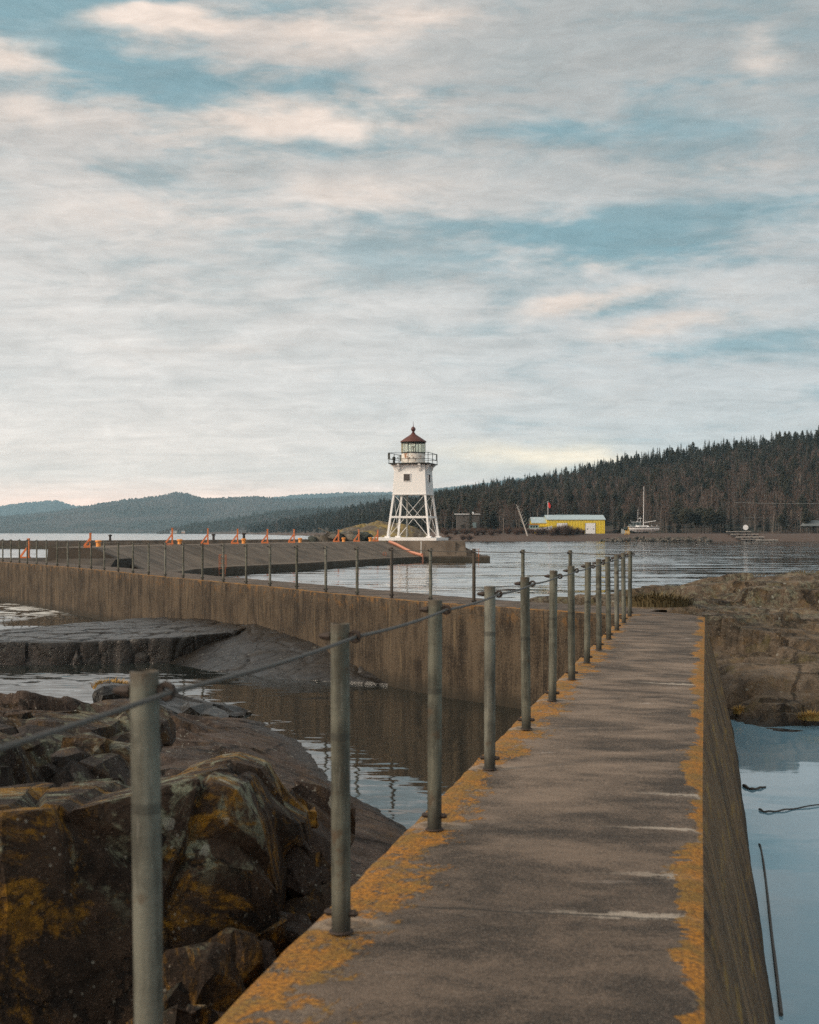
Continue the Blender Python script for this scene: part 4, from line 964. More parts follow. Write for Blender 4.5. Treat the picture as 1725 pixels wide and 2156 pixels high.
m = MB(); m.box((0, 0, 8.56), (2 * GH, 2 * GH, .10)); m.box((0, 0, 8.49), (2 * GH - .3, 2 * GH - .3, .05)); gal = m.build('gallery_deck', M_blk, LH)
m = MB()
for face in range(4):
    Mx = Matrix.Rotation(face * math.pi / 2, 3, 'Z'); g = GH - .06
    for z in (9.05, 9.72): m.tube([Mx @ Vector((-g, -g, z)), Mx @ Vector((g, -g, z))], .028, 6)
    for x in (-g, -g * .02): m.tube([Mx @ Vector((x, -g, 8.6)), Mx @ Vector((x, -g, 9.76))], .036, 6)
m.build('gallery_railing', M_blk, LH)
M_panel = plain('grey_solar_panel', (.16, .17, .15), .4, 0, .2, 4, 0)
for (x, y, w_, rz) in ((-GH, -GH + .25, .5, R(80)), (GH - .05, GH - .5, .5, R(100)), (-GH + .4, GH, .5, R(10))):
    m = MB(); m.box((0, 0, 9.36), (w_, .05, .72)); m.box((0, -.03, 9.36), (w_ * .8, .02, .6)); o = m.build('rail_panel', M_panel, LH); o.location = (x, y, 0); o.rotation_euler = (0, 0, rz)
m = MB(); m.lathe([(.14, 8.6), (.13, 8.95), (.2, 9.0), (.17, 9.25), (.06, 9.32)], 10, (-GH + .55, -GH + .35, 0)); m.build('fog_signal', M_blk, LH)
RL = 1.33
m = MB(); m.lathe([(RL, 8.61), (RL, 9.74)], 20); m.build('lantern_wall', M_rusty, LH, smooth=True)
m = MB(); m.lathe([(RL + .03, 9.74), (RL + .03, 9.86)], 20); m.lathe([(RL + .02, 10.86), (RL + .06, 10.98)], 20); m.build('lantern_sill', M_blk, LH)
m = MB()
for k in range(3): m.box((-.1 + .42 * k * (1 if k < 2 else -1.6), -RL - .03, 9.2), (.09, .06, .12))
m.build('vent_plate', M_blk, LH)
NS = 10; fr2 = MB(); cols = []
for k in range(NS):
    a0 = 2 * math.pi * k / NS + R(6); a1 = a0 + 2 * math.pi / NS; p0 = Vector((RL * math.cos(a0), RL * math.sin(a0), 0)); p1 = Vector((RL * math.cos(a1), RL * math.sin(a1), 0))
    fr2.beam(p0 + Vector((0, 0, 9.84)), p0 + Vector((0, 0, 10.9)), .07)
    q0 = p0.lerp(p1, .04); q1 = p0.lerp(p1, .96); m = MB(); th = Vector((q0.x, q0.y, 0)).normalized() * -.02
    m.add([q0 + Vector((0, 0, 9.86)), q1 + Vector((0, 0, 9.86)), q1 + Vector((0, 0, 10.87)), q0 + Vector((0, 0, 10.87)),
           q0 + th + Vector((0, 0, 9.86)), q1 + th + Vector((0, 0, 9.86)), q1 + th + Vector((0, 0, 10.87)), q0 + th + Vector((0, 0, 10.87))],
          [(0, 1, 2, 3), (7, 6, 5, 4), (0, 4, 5, 1), (1, 5, 6, 2), (2, 6, 7, 3), (3, 7, 4, 0)])
    pa = m.build('window_pane', M_glassy if k in (5,) else M_glass, LH)
fr2.build('mullions', M_blk, LH)
m = MB(); m.lathe([(.12, 9.8), (.08, 10.1), (.07, 10.3), (.15, 10.36), (.16, 10.56), (.12, 10.6)], 12); m.build('beacon_lamp', M_blk, LH)
m = MB(); m.lathe([(0, 10.97), (1.40, 10.97), (1.49, 11.02), (1.46, 11.10), (.95, 11.46), (.45, 11.78), (.22, 11.95), (.22, 12.05)], NS * 2, ph=R(6), cap=False); roof = m.build('roof', M_red, LH, smooth=True)
m = MB(); m.lathe([(.22, 12.03), (.13, 12.10), (.15, 12.16), (.12, 12.22), (.18, 12.27), (.25, 12.38), (.265, 12.48), (.24, 12.60), (.16, 12.69), (.05, 12.76), (.03, 12.9), (.012, 13.35)], 16); m.build('ball_finial', plain('dark_red_ball', (.09, .03, .028), .5), LH, smooth=True)
# legs' dark service pipe
m = MB(); m.tube([(-.9, .6, G), (-.9, .9, 5.2)], .10, 8); m.build('service_pipe', plain('grey_pipe', (.25, .25, .23), .5), LH)

# grassy rock headland behind the lighthouse
def head_fn(t, p):
    c = t.coord(); n = t.noise(c, .35, 7, .7, .4); f = t.noise(c, 2.5, 6, .7)
    col = t.mix(t.ss(n, .42, .58), (.10, .08, .06), (.24, .175, .06)); col = t.mix(t.ss(f, .56, .66), col, (.34, .32, .28)); col = t.mix(t.ss(f, .40, .30), col, (.05, .04, .03))
    t.put(p.inputs['Base Color'], col); p.inputs['Roughness'].default_value = .9; t.put(p.inputs['Normal'], t.bump(f, .15))
M_head = mat('headland_rock_grass', head_fn)
def h_head(u, v):
    x = -18 + 26 * u; y = 158 + 60 * v; e = ((x + 4.0) / 9.2) ** 2 + ((y - 188) / 28) ** 2
    z = 4.5 * max(0, 1 - e) ** .75 + .5 * fbm(x, y, 0, .18, 4) + .35 * cellrock(x, y, 3.5, 1.1, .08, .5, .15, .5) - (.8 if e > 1 else 0)
    return (x, y, z)
tag(link('headland', grid_mesh('headland', h_head, 140, 140, M_head)), kind='structure')
def small_rock_mesh(name, seed, matl, sub=2):
    rnd = random.Random(seed); bm = bmesh.new(); vs = [bm.verts.new(Vector((rnd.uniform(-1, 1), rnd.uniform(-1, 1), rnd.uniform(-1, 1))).normalized() * rnd.uniform(.8, 1.1)) for _ in range(16)]
    r = bmesh.ops.convex_hull(bm, input=vs); bmesh.ops.delete(bm, geom=[g for g in set(r['geom_interior'] + r['geom_unused']) if isinstance(g, bmesh.types.BMVert)], context='VERTS')
    bmesh.ops.bevel(bm, geom=list(bm.edges), offset=.08, segments=1, affect='EDGES')
    me = bpy.data.meshes.new(name); bm.to_mesh(me); bm.free(); me.materials.append(matl); return me
RM = [small_rock_mesh('riprap_rock', 40 + i, M_rockF) for i in range(6)]
M_rockG = mat('dark_green_riprap', rock_fn(0, .1, .1, ((.03, .035, .03), (.09, .10, .085)), .7))
RG = [small_rock_mesh('riprap_rock', 50 + i, M_rockG) for i in range(4)]
random.seed(5)
for i in range(34):
    px = random.uniform(655, 775); Z = random.uniform(150, 168); o = link('riprap_rock', random.choice(RG if random.random() < .6 else RM), at(px, 1137 - 11 * random.random() * sst(px, 655, 735), Z))
    s = random.uniform(.5, 1.25); o.scale = (s * 1.3, s, s * .75); o.rotation_euler = (random.uniform(-.3, .3), random.uniform(-.3, .3), random.uniform(0, 6))
    tag(o, 'grey green riprap boulder piled behind the breakwater beside the headland', 'rock', 'riprap boulders behind the breakwater')
# ================================================================ far shore, hills and forest
def forest_floor_fn(t, p):
    c = t.coord(); n = t.noise(c, .05, 6, .7); f = t.noise(c, .4, 5, .7)
    col = t.mix(t.ss(n, .4, .6), (.022, .024, .016), (.075, .052, .038)); col = t.mix(t.ss(f, .55, .7), col, (.085, .065, .05))
    w = t.sep(t.new('ShaderNodeNewGeometry').outputs['Position'])[2]
    col = t.mix(t.ss(w, 3.3, 2.7), col, t.mix(f, (.055, .035, .026), (.105, .068, .052)))
    t.put(p.inputs['Base Color'], col); p.inputs['Roughness'].default_value = .95
M_floor = mat('forest_floor_and_beach', forest_floor_fn)
S_px = [300, 480, 520, 560, 600, 700, 800, 870, 930, 1000, 1100, 1725, 2600]; S_Z = [2600, 2450, 2300, 1900, 1500, 1150, 850, 640, 500, 474, 470, 478, 478]
RG_px = [480, 520, 600, 700, 820, 920, 1050, 1200, 1300, 1450, 1600, 1725, 2100, 2600]; RG_y = [1119, 1116, 1104, 1086, 1067, 1060, 1043, 1026, 1006, 981, 961, 943, 905, 880]
RZ_px = [480, 700, 900, 1100, 1300, 1725, 2600]; RZ_Z = [2800, 1900, 1300, 1050, 950, 900, 900]
def hill_h(px, Z):
    Zs = interp(S_px, S_Z, px); Zr = interp(RZ_px, RZ_Z, px); zr = CAMZ + (HOR - interp(RG_px, RG_y, px)) / FPX * Zr
    apron = 2.7 if px > 900 else 2.0
    q = Z - Zs; z = -1.2 + (apron + 1.2) * sst(q, -2, 22)
    a0 = 75 if px > 1080 else 30
    k = (Z - Zs - a0) / (Zr - Zs - a0)
    if k > 0: z += max(0, zr - apron) * (k ** .9 if k < 1 else 1 - .5 * min(1, (k - 1) * 2))
    z += 3.0 * fbm((px - CXP) / FPX * Z, Z, 0, .008, 4) * sst(k, 0, .3)
    return z
def hill_fn(u, v):
    px = 440 + 2200 * u; Zs = interp(S_px, S_Z, px); Zr = interp(RZ_px, RZ_Z, px) * 1.5
    Z = Zs - 12 + (Zr - Zs + 12) * v ** 1.6
    return ((px - CXP) / FPX * Z, Z, hill_h(px, Z))
tag(link('forest_hill', grid_mesh('forest_hill', hill_fn, 360, 110, M_floor)), kind='structure')
def far_hill(name, prof, Z0, Z1, c0, c1, jit, nxs=700, scale=.01):
    xs = [p[0] for p in prof]; ys = [p[1] for p in prof]
    def fcol(t, p):
        c = t.coord(); n = t.noise(c, scale * .3, 7, .7, .5); f = t.noise(t.scale(c, (1, 1, .5)), scale * 4, 6, .75)
        col = t.mix(t.ss(t.m('ADD', t.m('MULTIPLY', n, .6), t.m('MULTIPLY', f, .4)), .42, .58), c0, c1)
        t.put(p.inputs['Base Color'], col); p.inputs['Roughness'].default_value = 1; t.put(p.inputs['Normal'], t.bump(f, 12))
    mt = mat(name + '_forest_cover', fcol); rnd = np.random.RandomState(3)
    def fn(u, v):
        px = xs[0] + (xs[-1] - xs[0]) * u; Z = Z0 + (Z1 - Z0) * v; zr = CAMZ + (HOR - interp(xs, ys, px)) / FPX * Z1
        if v > .9999: zr += 0
        x = (px - CXP) / FPX * Z
        z = -3 + (zr + 3) * (v ** .8) + (zr * .16 * fbm(x, Z, 0, .0012, 5)) * math.sin(v * math.pi) + jit * (rnd.rand() - .3) * (.3 + v)
        return (x, Z, z)
    me = grid_mesh(name, fn, nxs, 50, mt, False)
    tag(link(name, me), kind='structure')
far_hill('far_ridge', [(-300, 1072), (0, 1067), (40, 1061), (90, 1057), (118, 1055), (130, 1058), (145, 1064), (210, 1072), (330, 1078), (450, 1068), (590, 1047), (640, 1042), (720, 1038), (830, 1037), (920, 1030), (1000, 1021), (1080, 1010), (1140, 1003), (1200, 998), (1260, 1002), (1400, 1010), (1800, 1040)],
         7500, 10500, (.030, .040, .040), (.075, .078, .075), 14, 900, .004)
far_hill('middle_ridge', [(-300, 1110), (-100, 1096), (0, 1089), (80, 1082), (150, 1072), (200, 1063), (260, 1053), (310, 1048), (345, 1043), (365, 1038), (385, 1038), (405, 1044), (430, 1050), (480, 1049), (540, 1046), (600, 1052), (680, 1050), (760, 1044), (830, 1042), (930, 1044), (1100, 1050), (1300, 1070)],
         4300, 6000, (.030, .034, .028), (.105, .085, .078), 9, 900, .008)
far_hill('near_spit', [(330, 1124), (370, 1112), (400, 1108), (440, 1104), (500, 1094), (560, 1084), (620, 1076), (700, 1072), (800, 1070), (900, 1080)],
         2700, 3300, (.028, .030, .022), (.105, .078, .068), 7, 600, .015)

# ---- trees
M_con = plain('dark_conifer', (.018, .020, .012), .9, 0, .5, .6, 0); M_con2 = plain('olive_conifer', (.032, .031, .018), .9, 0, .5, .6, 0)
M_bark = plain('grey_brown_bark', (.085, .068, .055), .9, 0, .3, 2, 0); M_birch = plain('pale_birch_bark', (.20, .165, .14), .8, 0, .3, 2, 0); M_twig = plain('reddish_brown_twigs', (.125, .076, .056), .95, 0, .35, .8, 0)
TM = [M_con, M_con2, M_bark, M_birch, M_twig]
def tri_tube(V, T, MI, p, q, r0, r1, mi, n=3):
    p = np.array(p); q = np.array(q); d = q - p; d = d / (np.linalg.norm(d) + 1e-9); u = np.cross(d, [0.3, .2, 1.0]); u /= np.linalg.norm(u) + 1e-9; w = np.cross(d, u); b = len(V)
    for c, r in ((p, r0), (q, r1)):
        for k in range(n): a = 2 * math.pi * k / n; V.append(c + (u * math.cos(a) + w * math.sin(a)) * r)
    for k in range(n):
        k2 = (k + 1) % n; T.append((b + k, b + k2, b + n + k2)); T.append((b + k, b + n + k2, b + n + k)); MI += [mi, mi]
def conifer(seed, H=11, W=2.2, pine=False, mi=0):
    r = random.Random(seed); V = []; T = []; MI = []
    tri_tube(V, T, MI, (0, 0, -.6), (0, 0, H * .97), .16, .03, 2)
    L = 15 if not pine else 11; bot_ = H * r.uniform(.08, .2) if not pine else H * r.uniform(.35, .5)
    for i in range(L):
        f = i / (L - 1); z = bot_ + (H - bot_) * f ** .92
        rad = W * ((1 - f) ** .75 * .95 + .05) if not pine else W * (math.sin(math.pi * (.18 + .78 * f)) * .9 + .1)
        rad *= r.uniform(.75, 1.15); nb = 9 if f < .7 else 6; off = r.uniform(0, 6.28)
        for k in range(nb):
            if r.random() < .14: continue
            a = off + 6.283 * k / nb + r.uniform(-.3, .3); rr = rad * r.uniform(.55, 1.2); ca, sa = math.cos(a), math.sin(a)
            dz = -.32 * rr * r.uniform(.4, 1.3) if not pine else .12 * rr; wd = rr * r.uniform(.26, .42) + .08; th = H / L * r.uniform(.55, .95)
            b = len(V); V += [np.array((0, 0, z + th * .5)), np.array((ca * rr * .6 - sa * wd, sa * rr * .6 + ca * wd, z + dz * .5 - .1)), np.array((ca * rr * .6 + sa * wd, sa * rr * .6 - ca * wd, z + dz * .5 - .1)),
                             np.array((ca * rr, sa * rr, z + dz)), np.array((ca * rr * .5, sa * rr * .5, z - th * .55))]
            T += [(b, b + 1, b + 3), (b, b + 3, b + 2), (b + 1, b + 4, b + 3), (b + 4, b + 2, b + 3), (b, b + 4, b + 1), (b, b + 2, b + 4)]; MI += [mi] * 6
    return np.array(V), np.array(T), np.array(MI)
def bare(seed, H=10, white=False, twigs=110):
    r = random.Random(seed); V = []; T = []; MI = []; bm_ = 3 if white else 2; lean = r.uniform(-.08, .08)
    top = np.array((lean * H, r.uniform(-.5, .5), H * .95)); tri_tube(V, T, MI, (0, 0, -.5), top * .55, .17, .12, bm_); tri_tube(V, T, MI, top * .55, top, .12, .03, bm_)
    for k in range(9 if white else 8):
        f = r.uniform(.3, .9); s = top * f; a = r.uniform(0, 6.28); l = H * (1 - f) * r.uniform(.4, .75) + .8; e = s + np.array((math.cos(a) * l * .5, math.sin(a) * l * .5, l * .8)); tri_tube(V, T, MI, s, e, .06, .02, bm_)
        for q in range(twigs // 9):
            ff = r.uniform(.2, 1); s2 = s * (1 - ff) + e * ff; a2 = r.uniform(0, 6.28); l2 = r.uniform(.7, 2.0); e2 = s2 + np.array((math.cos(a2) * l2 * .6, math.sin(a2) * l2 * .6, l2 * r.uniform(.2, .9)))
            b = len(V); w = np.array((-math.sin(a2), math.cos(a2), 0)) * .05; V += [s2 - w, s2 + w, e2]; T.append((b, b + 1, b + 2)); MI.append(4)
    return np.array(V), np.array(T), np.array(MI)
def shrub(seed, H=2.6, W=2.2, n=200, mi=4):
    r = random.Random(seed); V = []; T = []; MI = []
    for k in range(n):
        a = r.uniform(0, 6.28); rr = W * math.sqrt(r.random()) * .6; p = np.array((math.cos(a) * rr * .4, math.sin(a) * rr * .4, 0)); l = H * r.uniform(.5, 1.1) * (1 - .3 * rr / W)
        e = np.array((math.cos(a) * rr * 1.5, math.sin(a) * rr * 1.5, l)); m_ = (p + e) / 2 + np.array((0, 0, .15 * l)); w = np.array((-math.sin(a), math.cos(a), 0)) * .035; b = len(V)
        V += [p - w, p + w, m_ + w, m_ - w, e]; T += [(b, b + 1, b + 2), (b, b + 2, b + 3), (b + 3, b + 2, b + 4)]; MI += [mi] * 3
    return np.array(V), np.array(T), np.array(MI)
CON = [conifer(100 + i, 11 * random.uniform(.9, 1.1), random.choice((1.7, 2.0, 2.4)), i % 5 == 4, i % 2) for i in range(10)]
BARE = [bare(200 + i, 9.5, i % 2 == 0) for i in range(6)]
def mesh_of(name, tp): return fast_mesh(name, tp[0], tp[1], tp[2], TM)
CONM = [mesh_of('conifer', c) for c in CON]; BAREM = [mesh_of('bare_tree', c) for c in BARE]
rnd = random.Random(11); con_pts = []; bare_pts = []
def band(n, px0, px1, k0, k1, hmin, hmax, lst, kp=1.0):
    for _ in range(n):
        px = rnd.uniform(px0, px1); Zs = interp(S_px, S_Z, px); Zr = interp(RZ_px, RZ_Z, px); a0 = 72 if px > 1080 else 22
        if px < 1080 and px > 900: a0 = 30
        k = k0 + (k1 - k0) * rnd.random() ** kp; Z = Zs + a0 + (Zr - Zs - a0) * k
        if 1110 < px < 1290 and Z < 575: continue
        lst.append((px, Z, rnd.uniform(hmin, hmax)))
band(1500, 520, 1000, .0, 1.05, .75, 1.25, con_pts, 1.1); band(3300, 900, 1900, .0, 1.06, .7, 1.25, con_pts, 1.0)
band(330, 1900, 2600, 0, 1.05, .8, 1.2, con_pts); band(520, 1000, 1800, .93, 1.05, .8, 1.45, con_pts)
band(260, 520, 1000, .0, .9, .8, 1.2, bare_pts); band(2500, 900, 1850, .0, .85, .8, 1.25, bare_pts, 1.2)
# keep density of conifers lower on the brown lower slope at the right
con_pts = [p for p in con_pts if not (p[0] > 1150 and rnd.random() < .62 * sst((p[1] - 560), 260, 40) * sst(p[0], 1150, 1400))]
def scatter(pts, protos, meshes, name, n_ind, label, cat, group, stuffname):
    # the trees that show largest: nearest ones inside the frame
    order = sorted(range(len(pts)), key=lambda i: (not (-20 < pts[i][0] < 1750), -pts[i][2] / pts[i][1]))
    ind = order[:n_ind]; rest = order[n_ind:]
    for i in ind:
        px, Z, s = pts[i]; j = rnd.randrange(len(protos)); o = link(name, meshes[j], ((px - CXP) / FPX * Z, Z, hill_h(px, Z) - .2), rnd.uniform(0, 6.28)); o.scale = (s * rnd.uniform(.85, 1.1),) * 2 + (s,)
        tag(o, label, cat, group)
    VV = []; TT = []; MM = []; b = 0
    for i in rest:
        px, Z, s = pts[i]; j = rnd.randrange(len(protos)); V, T, MI = protos[j]; a = rnd.uniform(0, 6.28); ca, sa = math.cos(a), math.sin(a); sw = s * rnd.uniform(.85, 1.2)
        x = (px - CXP) / FPX * Z; W = np.stack([(V[:, 0] * ca - V[:, 1] * sa) * sw + x, (V[:, 0] * sa + V[:, 1] * ca) * sw + Z, V[:, 2] * s + hill_h(px, Z) - .2], 1)
        VV.append(W); TT.append(T + b); MM.append(MI); b += len(V)
    o = link(stuffname, fast_mesh(stuffname, np.concatenate(VV), np.concatenate(TT), np.concatenate(MM), TM)); tag(o, label.replace('tree', 'trees'), 'trees', None, 'stuff')
scatter(con_pts, CON, CONM, 'conifer_tree', 300, 'dark conifer tree among many on the forested hillside beyond the harbour', 'tree', 'conifers on the hillside', 'conifer_forest')
scatter(bare_pts, BARE, BAREM, 'bare_tree', 200, 'leafless pale trunked tree among conifers on the hillside beyond the harbour', 'tree', 'leafless trees on the hillside', 'leafless_wood')
# specks of trees along the farther ridges, one mass
def far_trees(name, prof, Z0, Z1, n, h, label):
    xs = [p[0] for p in prof]; ys = [p[1] for p in prof]; VV = []; TT = []; b = 0
    for _ in range(n):
        px = rnd.uniform(xs[0], xs[-1]); Z = rnd.uniform(Z0, Z1); hh = h * rnd.uniform(.6, 1.3); x = (px - CXP) / FPX * Z
        k = (Z - Z0) / (Z1 - Z0); zr = CAMZ + (HOR - interp(xs, ys, px)) / FPX * Z1; z = max(-1, -3 + (zr + 3) * k ** .8) - 2; w = hh * .22
        VV.append(np.array([(x - w, Z - w, z), (x + w, Z - w, z), (x, Z + w, z), (x, Z, z + hh)])); TT.append(np.array([(0, 1, 3), (1, 2, 3), (2, 0, 3)]) + b); b += 4
    tag(link(name, fast_mesh(name, np.concatenate(VV), np.concatenate(TT), None, [M_con])), label, 'trees', None, 'stuff')
far_trees('spit_wood', [(380, 1116), (400, 1108), (440, 1104), (500, 1094), (560, 1084), (620, 1076), (700, 1072), (800, 1070)], 2750, 3290, 1300, 13, 'small dark trees covering the low spit across the lake')

# ---- waterside shrubs and the leaning birch
SHM = [mesh_of('shrub', shrub(300 + i, 2.6, 2.4, 260)) for i in range(3)]
def shore(px, Z, dz=0): return ((px - CXP) / FPX * Z, Z, hill_h(px, Z) + dz)
sh = [(960, 488), (975, 492), (988, 487), (1003, 490), (1018, 492), (1035, 489), (1052, 494), (1070, 492), (1088, 488), (1122, 492), (1132, 488), (1143, 490), (1152, 494), (1161, 487), (1170, 490), (1180, 493), (1189, 488), (1197, 491), (1206, 489), (1216, 492), (1226, 490), (945, 490), (930, 500), (915, 512)] + [(928 + 5.2 * i, 500 + 34 * ((i * 37) % 10) / 10) for i in range(37)]
rnd = random.Random(4)
for i, (px, Z) in enumerate(sh):
    o = link('shrub', SHM[i % 3], shore(px, Z, -.1), rnd.uniform(0, 6)); s = rnd.uniform(.85, 1.2) * (1.7 if 1165 < px < 1200 else 1.0); o.scale = (s, s, s * (1.0 if s < 1.4 else .9))
    tag(o, 'brown leafless shrub in the thicket in front of the yellow building' if px > 1110 else 'brown leafless shrub along the shore right of the lighthouse', 'shrub', 'waterside shrubs by the yellow building' if px > 1110 else 'waterside shrubs right of the lighthouse')
m = MB(); b0 = Vector(shore(1111, 485)); 
m.tube([b0, b0 + Vector((-1.3, 0, 4.0)), b0 + Vector((-2.7, 0, 8.2)), b0 + Vector((-4.0, 0, 11.5))], [.26, .22, .15, .05], 6)
for k in range(14):
    f = .3 + .05 * k; s = b0 + Vector((-4.0 * f, 0, 11.5 * f)); sg = (-1) ** k; m.tube([s, s + Vector((sg * (1.3 - f) * 1.3, .3, 1.8 * (1.25 - f)))], [.07, .02], 4)
tag(m.build('birch_tree', plain('white_birch_bark', (.5, .46, .42), .8), origin=b0), 'white birch leaning left over the shore, left of the yellow building', 'tree')

# ---- yellow boat works
def corr_fn(c0, sc=1.6):
    def fn(t, p):
        c = t.coord(); s = t.sep(c); st = t.m('SINE', t.m('MULTIPLY', s[0], 6.283 * sc)); n = t.noise(c, .5, 5)
        t.put(p.inputs['Base Color'], t.mix(t.m('MULTIPLY', n, .5), c0, tuple(q * .75 for q in c0))); p.inputs['Roughness'].default_value = .5
        t.put(p.inputs['Normal'], t.bump(st, .04))
    return fn
M_yel = mat('yellow_siding', corr_fn((.80, .58, .03))); M_broof = mat('pale_blue_metal_roof', corr_fn((.42, .52, .56), 2)); M_wd = plain('white_door', (.85, .84, .84), .5, 0, .1, .8, 0)
BZ = 538.0; mpp = BZ / FPX
def bx(px): return (px - CXP) / FPX * BZ
gz = hill_h(1210, BZ); XB = bx(1152)
def gable(name_b, x0, x1, dep, eave, ridge, wallm, roofm, parent, y0=0, over=.3):
    m = MB(); m.add([(x0, y0, 0), (x1, y0, 0), (x1, y0 + dep, 0), (x0, y0 + dep, 0), (x0, y0, eave), (x1, y0, eave), (x1, y0 + dep, eave), (x0, y0 + dep, eave), (x0, y0 + dep / 2, ridge), (x1, y0 + dep / 2, ridge)],
                    [(0, 1, 5, 4), (2, 3, 7, 6), (1, 2, 6, 9, 5), (3, 0, 4, 8, 7), (0, 3, 2, 1)]); m.build('wall', wallm, parent)
    m = MB(); r0 = ridge - eave; k = over / (dep / 2) * r0
    for s_, yy in ((-1, y0 - over), (1, y0 + dep + over)):
        a = [(x0 - over, yy, eave - k), (x1 + over, yy, eave - k), (x1 + over, y0 + dep / 2, ridge), (x0 - over, y0 + dep / 2, ridge)]
        m.add([(p[0], p[1], p[2] + .05) for p in a] + [(p[0], p[1], p[2] + .25) for p in a], [(0, 1, 2, 3), (7, 6, 5, 4), (0, 4, 5, 1), (1, 5, 6, 2), (2, 6, 7, 3), (3, 7, 4, 0)])
    return m.build('roof', roofm, parent)
yb = empty('yellow_building', (XB, BZ, gz), 0, 'long yellow metal boat shed with pale blue roof and white garage doors', 'building')
hE = CAMZ + (HOR - 1094.5) / FPX * BZ - gz; hR = CAMZ + (HOR - 1085.5) / FPX * (BZ + 7) - gz; Wm = bx(1274) - XB
rf = gable('m', 0, Wm, 14, hE, hR, M_yel, M_broof, yb)
m = MB(); m.box((Wm * .49, 7, hR + .2), (Wm * .6, .9, .28)); m.build('ridge_vent', M_broof, rf)
xl = bx(1121) - XB
rf2 = gable('l', xl, -.02, 10, hE - 1.3, hR - .9, M_yel, M_broof, yb, 1.2)
m = MB(); m.box((xl * .5, -1.0, 2.9), (-xl - .3, 3.4, .3)); m.build('porch_roof', M_yel, yb)
m = MB(); m.box((xl * .5, -.7, 1.4), (-xl - .5, 2.8, 2.7)); m.build('porch_wall', M_yel, yb)
for (a_, b_) in ((1173, 1194.5), (1233, 1253.5)):
    dx = bx(a_) - XB; dx2 = bx(b_) - XB; dh = CAMZ + (HOR - 1101.5) / FPX * BZ - gz
    m = MB(); m.box(((dx + dx2) / 2, -.05, dh / 2), (dx2 - dx + .3, .12, dh + .15)); fr3 = m.build('door', plain('door_trim', (.06, .055, .05), .7), yb)
    m = MB(); m.box(((dx + dx2) / 2, -.16, dh / 2), (dx2 - dx, .1, dh)); m.build('door_leaf', M_wd, fr3)
    m = MB(); [m.box((q, -.24, dh * .44), (.55, .06, .32)) for q in (dx + .75, dx2 - .75)]; m.build('door_window', M_blk, fr3)
m = MB(); m.box((bx(1213) - XB, -.6, .8), (2.2, 1.0, 1.6)); m.box((bx(1213) - XB, -.6, 1.64), (2.3, 1.1, .1)); o = m.build('storage_bin', M_dk, origin=(0, 0, 0)); o.location = (XB, BZ, gz); tag(o, 'dark storage bin between the two white garage doors', 'bin')
# flag
fp = Vector(((1155.5 - CXP) / FPX * BZ, BZ + 3, gz)); m = MB(); m.tube([(0, 0, 0), (0, 0, 13.0)], .09, 6); m.lathe([(0, 12.95), (.14, 13.05), (0, 13.15)], 8, cap=False)
fl = empty('flagpole', fp, 0, 'white flagpole with a limp red flag behind the yellow building', 'flagpole'); m.build('pole', M_wd, fl)
m = MB(); V = []
for i in range(7):
    for j in range(5): V.append((.1 + i * .14 + .05 * math.sin(j), .12 * math.sin(i * 1.4 + j), 12.8 - j * .5 - i * .10))
m.add(V, [(i * 5 + j, i * 5 + j + 1, (i + 1) * 5 + j + 1, (i + 1) * 5 + j) for i in range(6) for j in range(4)]); m.build('flag', plain('red_flag_cloth', (.75, .03, .02), .7, 0, .1, 1, 0), fl)
# white cabin boat beside the shed
cb = empty('cabin_boat', ((1135 - CXP) / FPX * 518, 518, hill_h(1135, 518)), 0, 'white cabin boat with red trim ashore left of the yellow building', 'boat')
m = MB(); rows = []
for x, w_, z0, z1 in ((-4.4, .8, 1.0, 2.0), (-3.2, 1.2, .6, 2.0), (0, 1.5, .5, 2.1), (3, 1.2, .6, 2.5), (4.6, .5, 1.1, 2.9), (5.2, .05, 1.8, 3.1)): rows.append([(x, -w_, z1), (x, -w_ * .6, z0), (x, w_ * .6, z0), (x, w_, z1)])
loft('hull', rows, M_wd, cb)
m = MB(); m.box((-2.0, 0, 2.7), (3.6, 2.2, 1.4)); m.build('cabin', plain('pale_green_cabin', (.25, .38, .34), .5), cb)
m = MB(); m.box((-2.0, 0, 3.47), (4.4, 2.6, .16)); m.build('cabin_roof', plain('red_trim', (.45, .05, .05), .5), cb)
m = MB(); [m.box((x, -1.13, 2.7), (.7, .06, .7)) for x in (-3.1, -2.1, -1.0)]; m.build('cabin_window', M_blk, cb)
m = MB(); m.tube([(3.2, -1.32, 2.2), (3.2, -1.1, 2.2)], .3, 10); m.build('porthole', M_blk, cb)
m = MB(); [m.box((x, 0, .3), (.4, 2.4, .6)) for x in (-2.8, 0, 2.8)]; m.build('cradle', M_bark, cb)
# street lamp
def pole_thing(name, px, Z, py_top, label, cat, arm=None, cross=False, r=.14, m_=M_bark, group=None):
    b = shore(px, Z); h = CAMZ + (HOR - py_top) / FPX * Z - b[2]; e = empty(name, b, 0, label, cat, group); m = MB(); m.tube([(0, 0, 0), (0, 0, h)], [r, r * .7], 6); m.build('pole', m_, e)
    if arm: m = MB(); m.tube([(0, 0, h - .3), (arm * .6, 0, h), (arm, 0, h)], .06, 5); m.build('arm', m_, e); m = MB(); m.box((arm, 0, h - .05), (.8, .35, .22)); m.build('lamp_head', M_wd, e)
    if cross: m = MB(); m.box((0, 0, h - 1.0), (3.6, .16, .2)); m.build('crossarm', m_, e); m = MB(); m.lathe([(.28, h - 3.2), (.28, h - 2.3)], 8, (.35, 0, 0)); m.build('transformer', M_wd, e); m = MB(); [m.lathe([(.08, h - .9), (.05, h - .6)], 6, (x, 0, 0)) for x in (-1.6, 0, 1.6)]; m.build('insulator', M_wd, e)
    return e, h
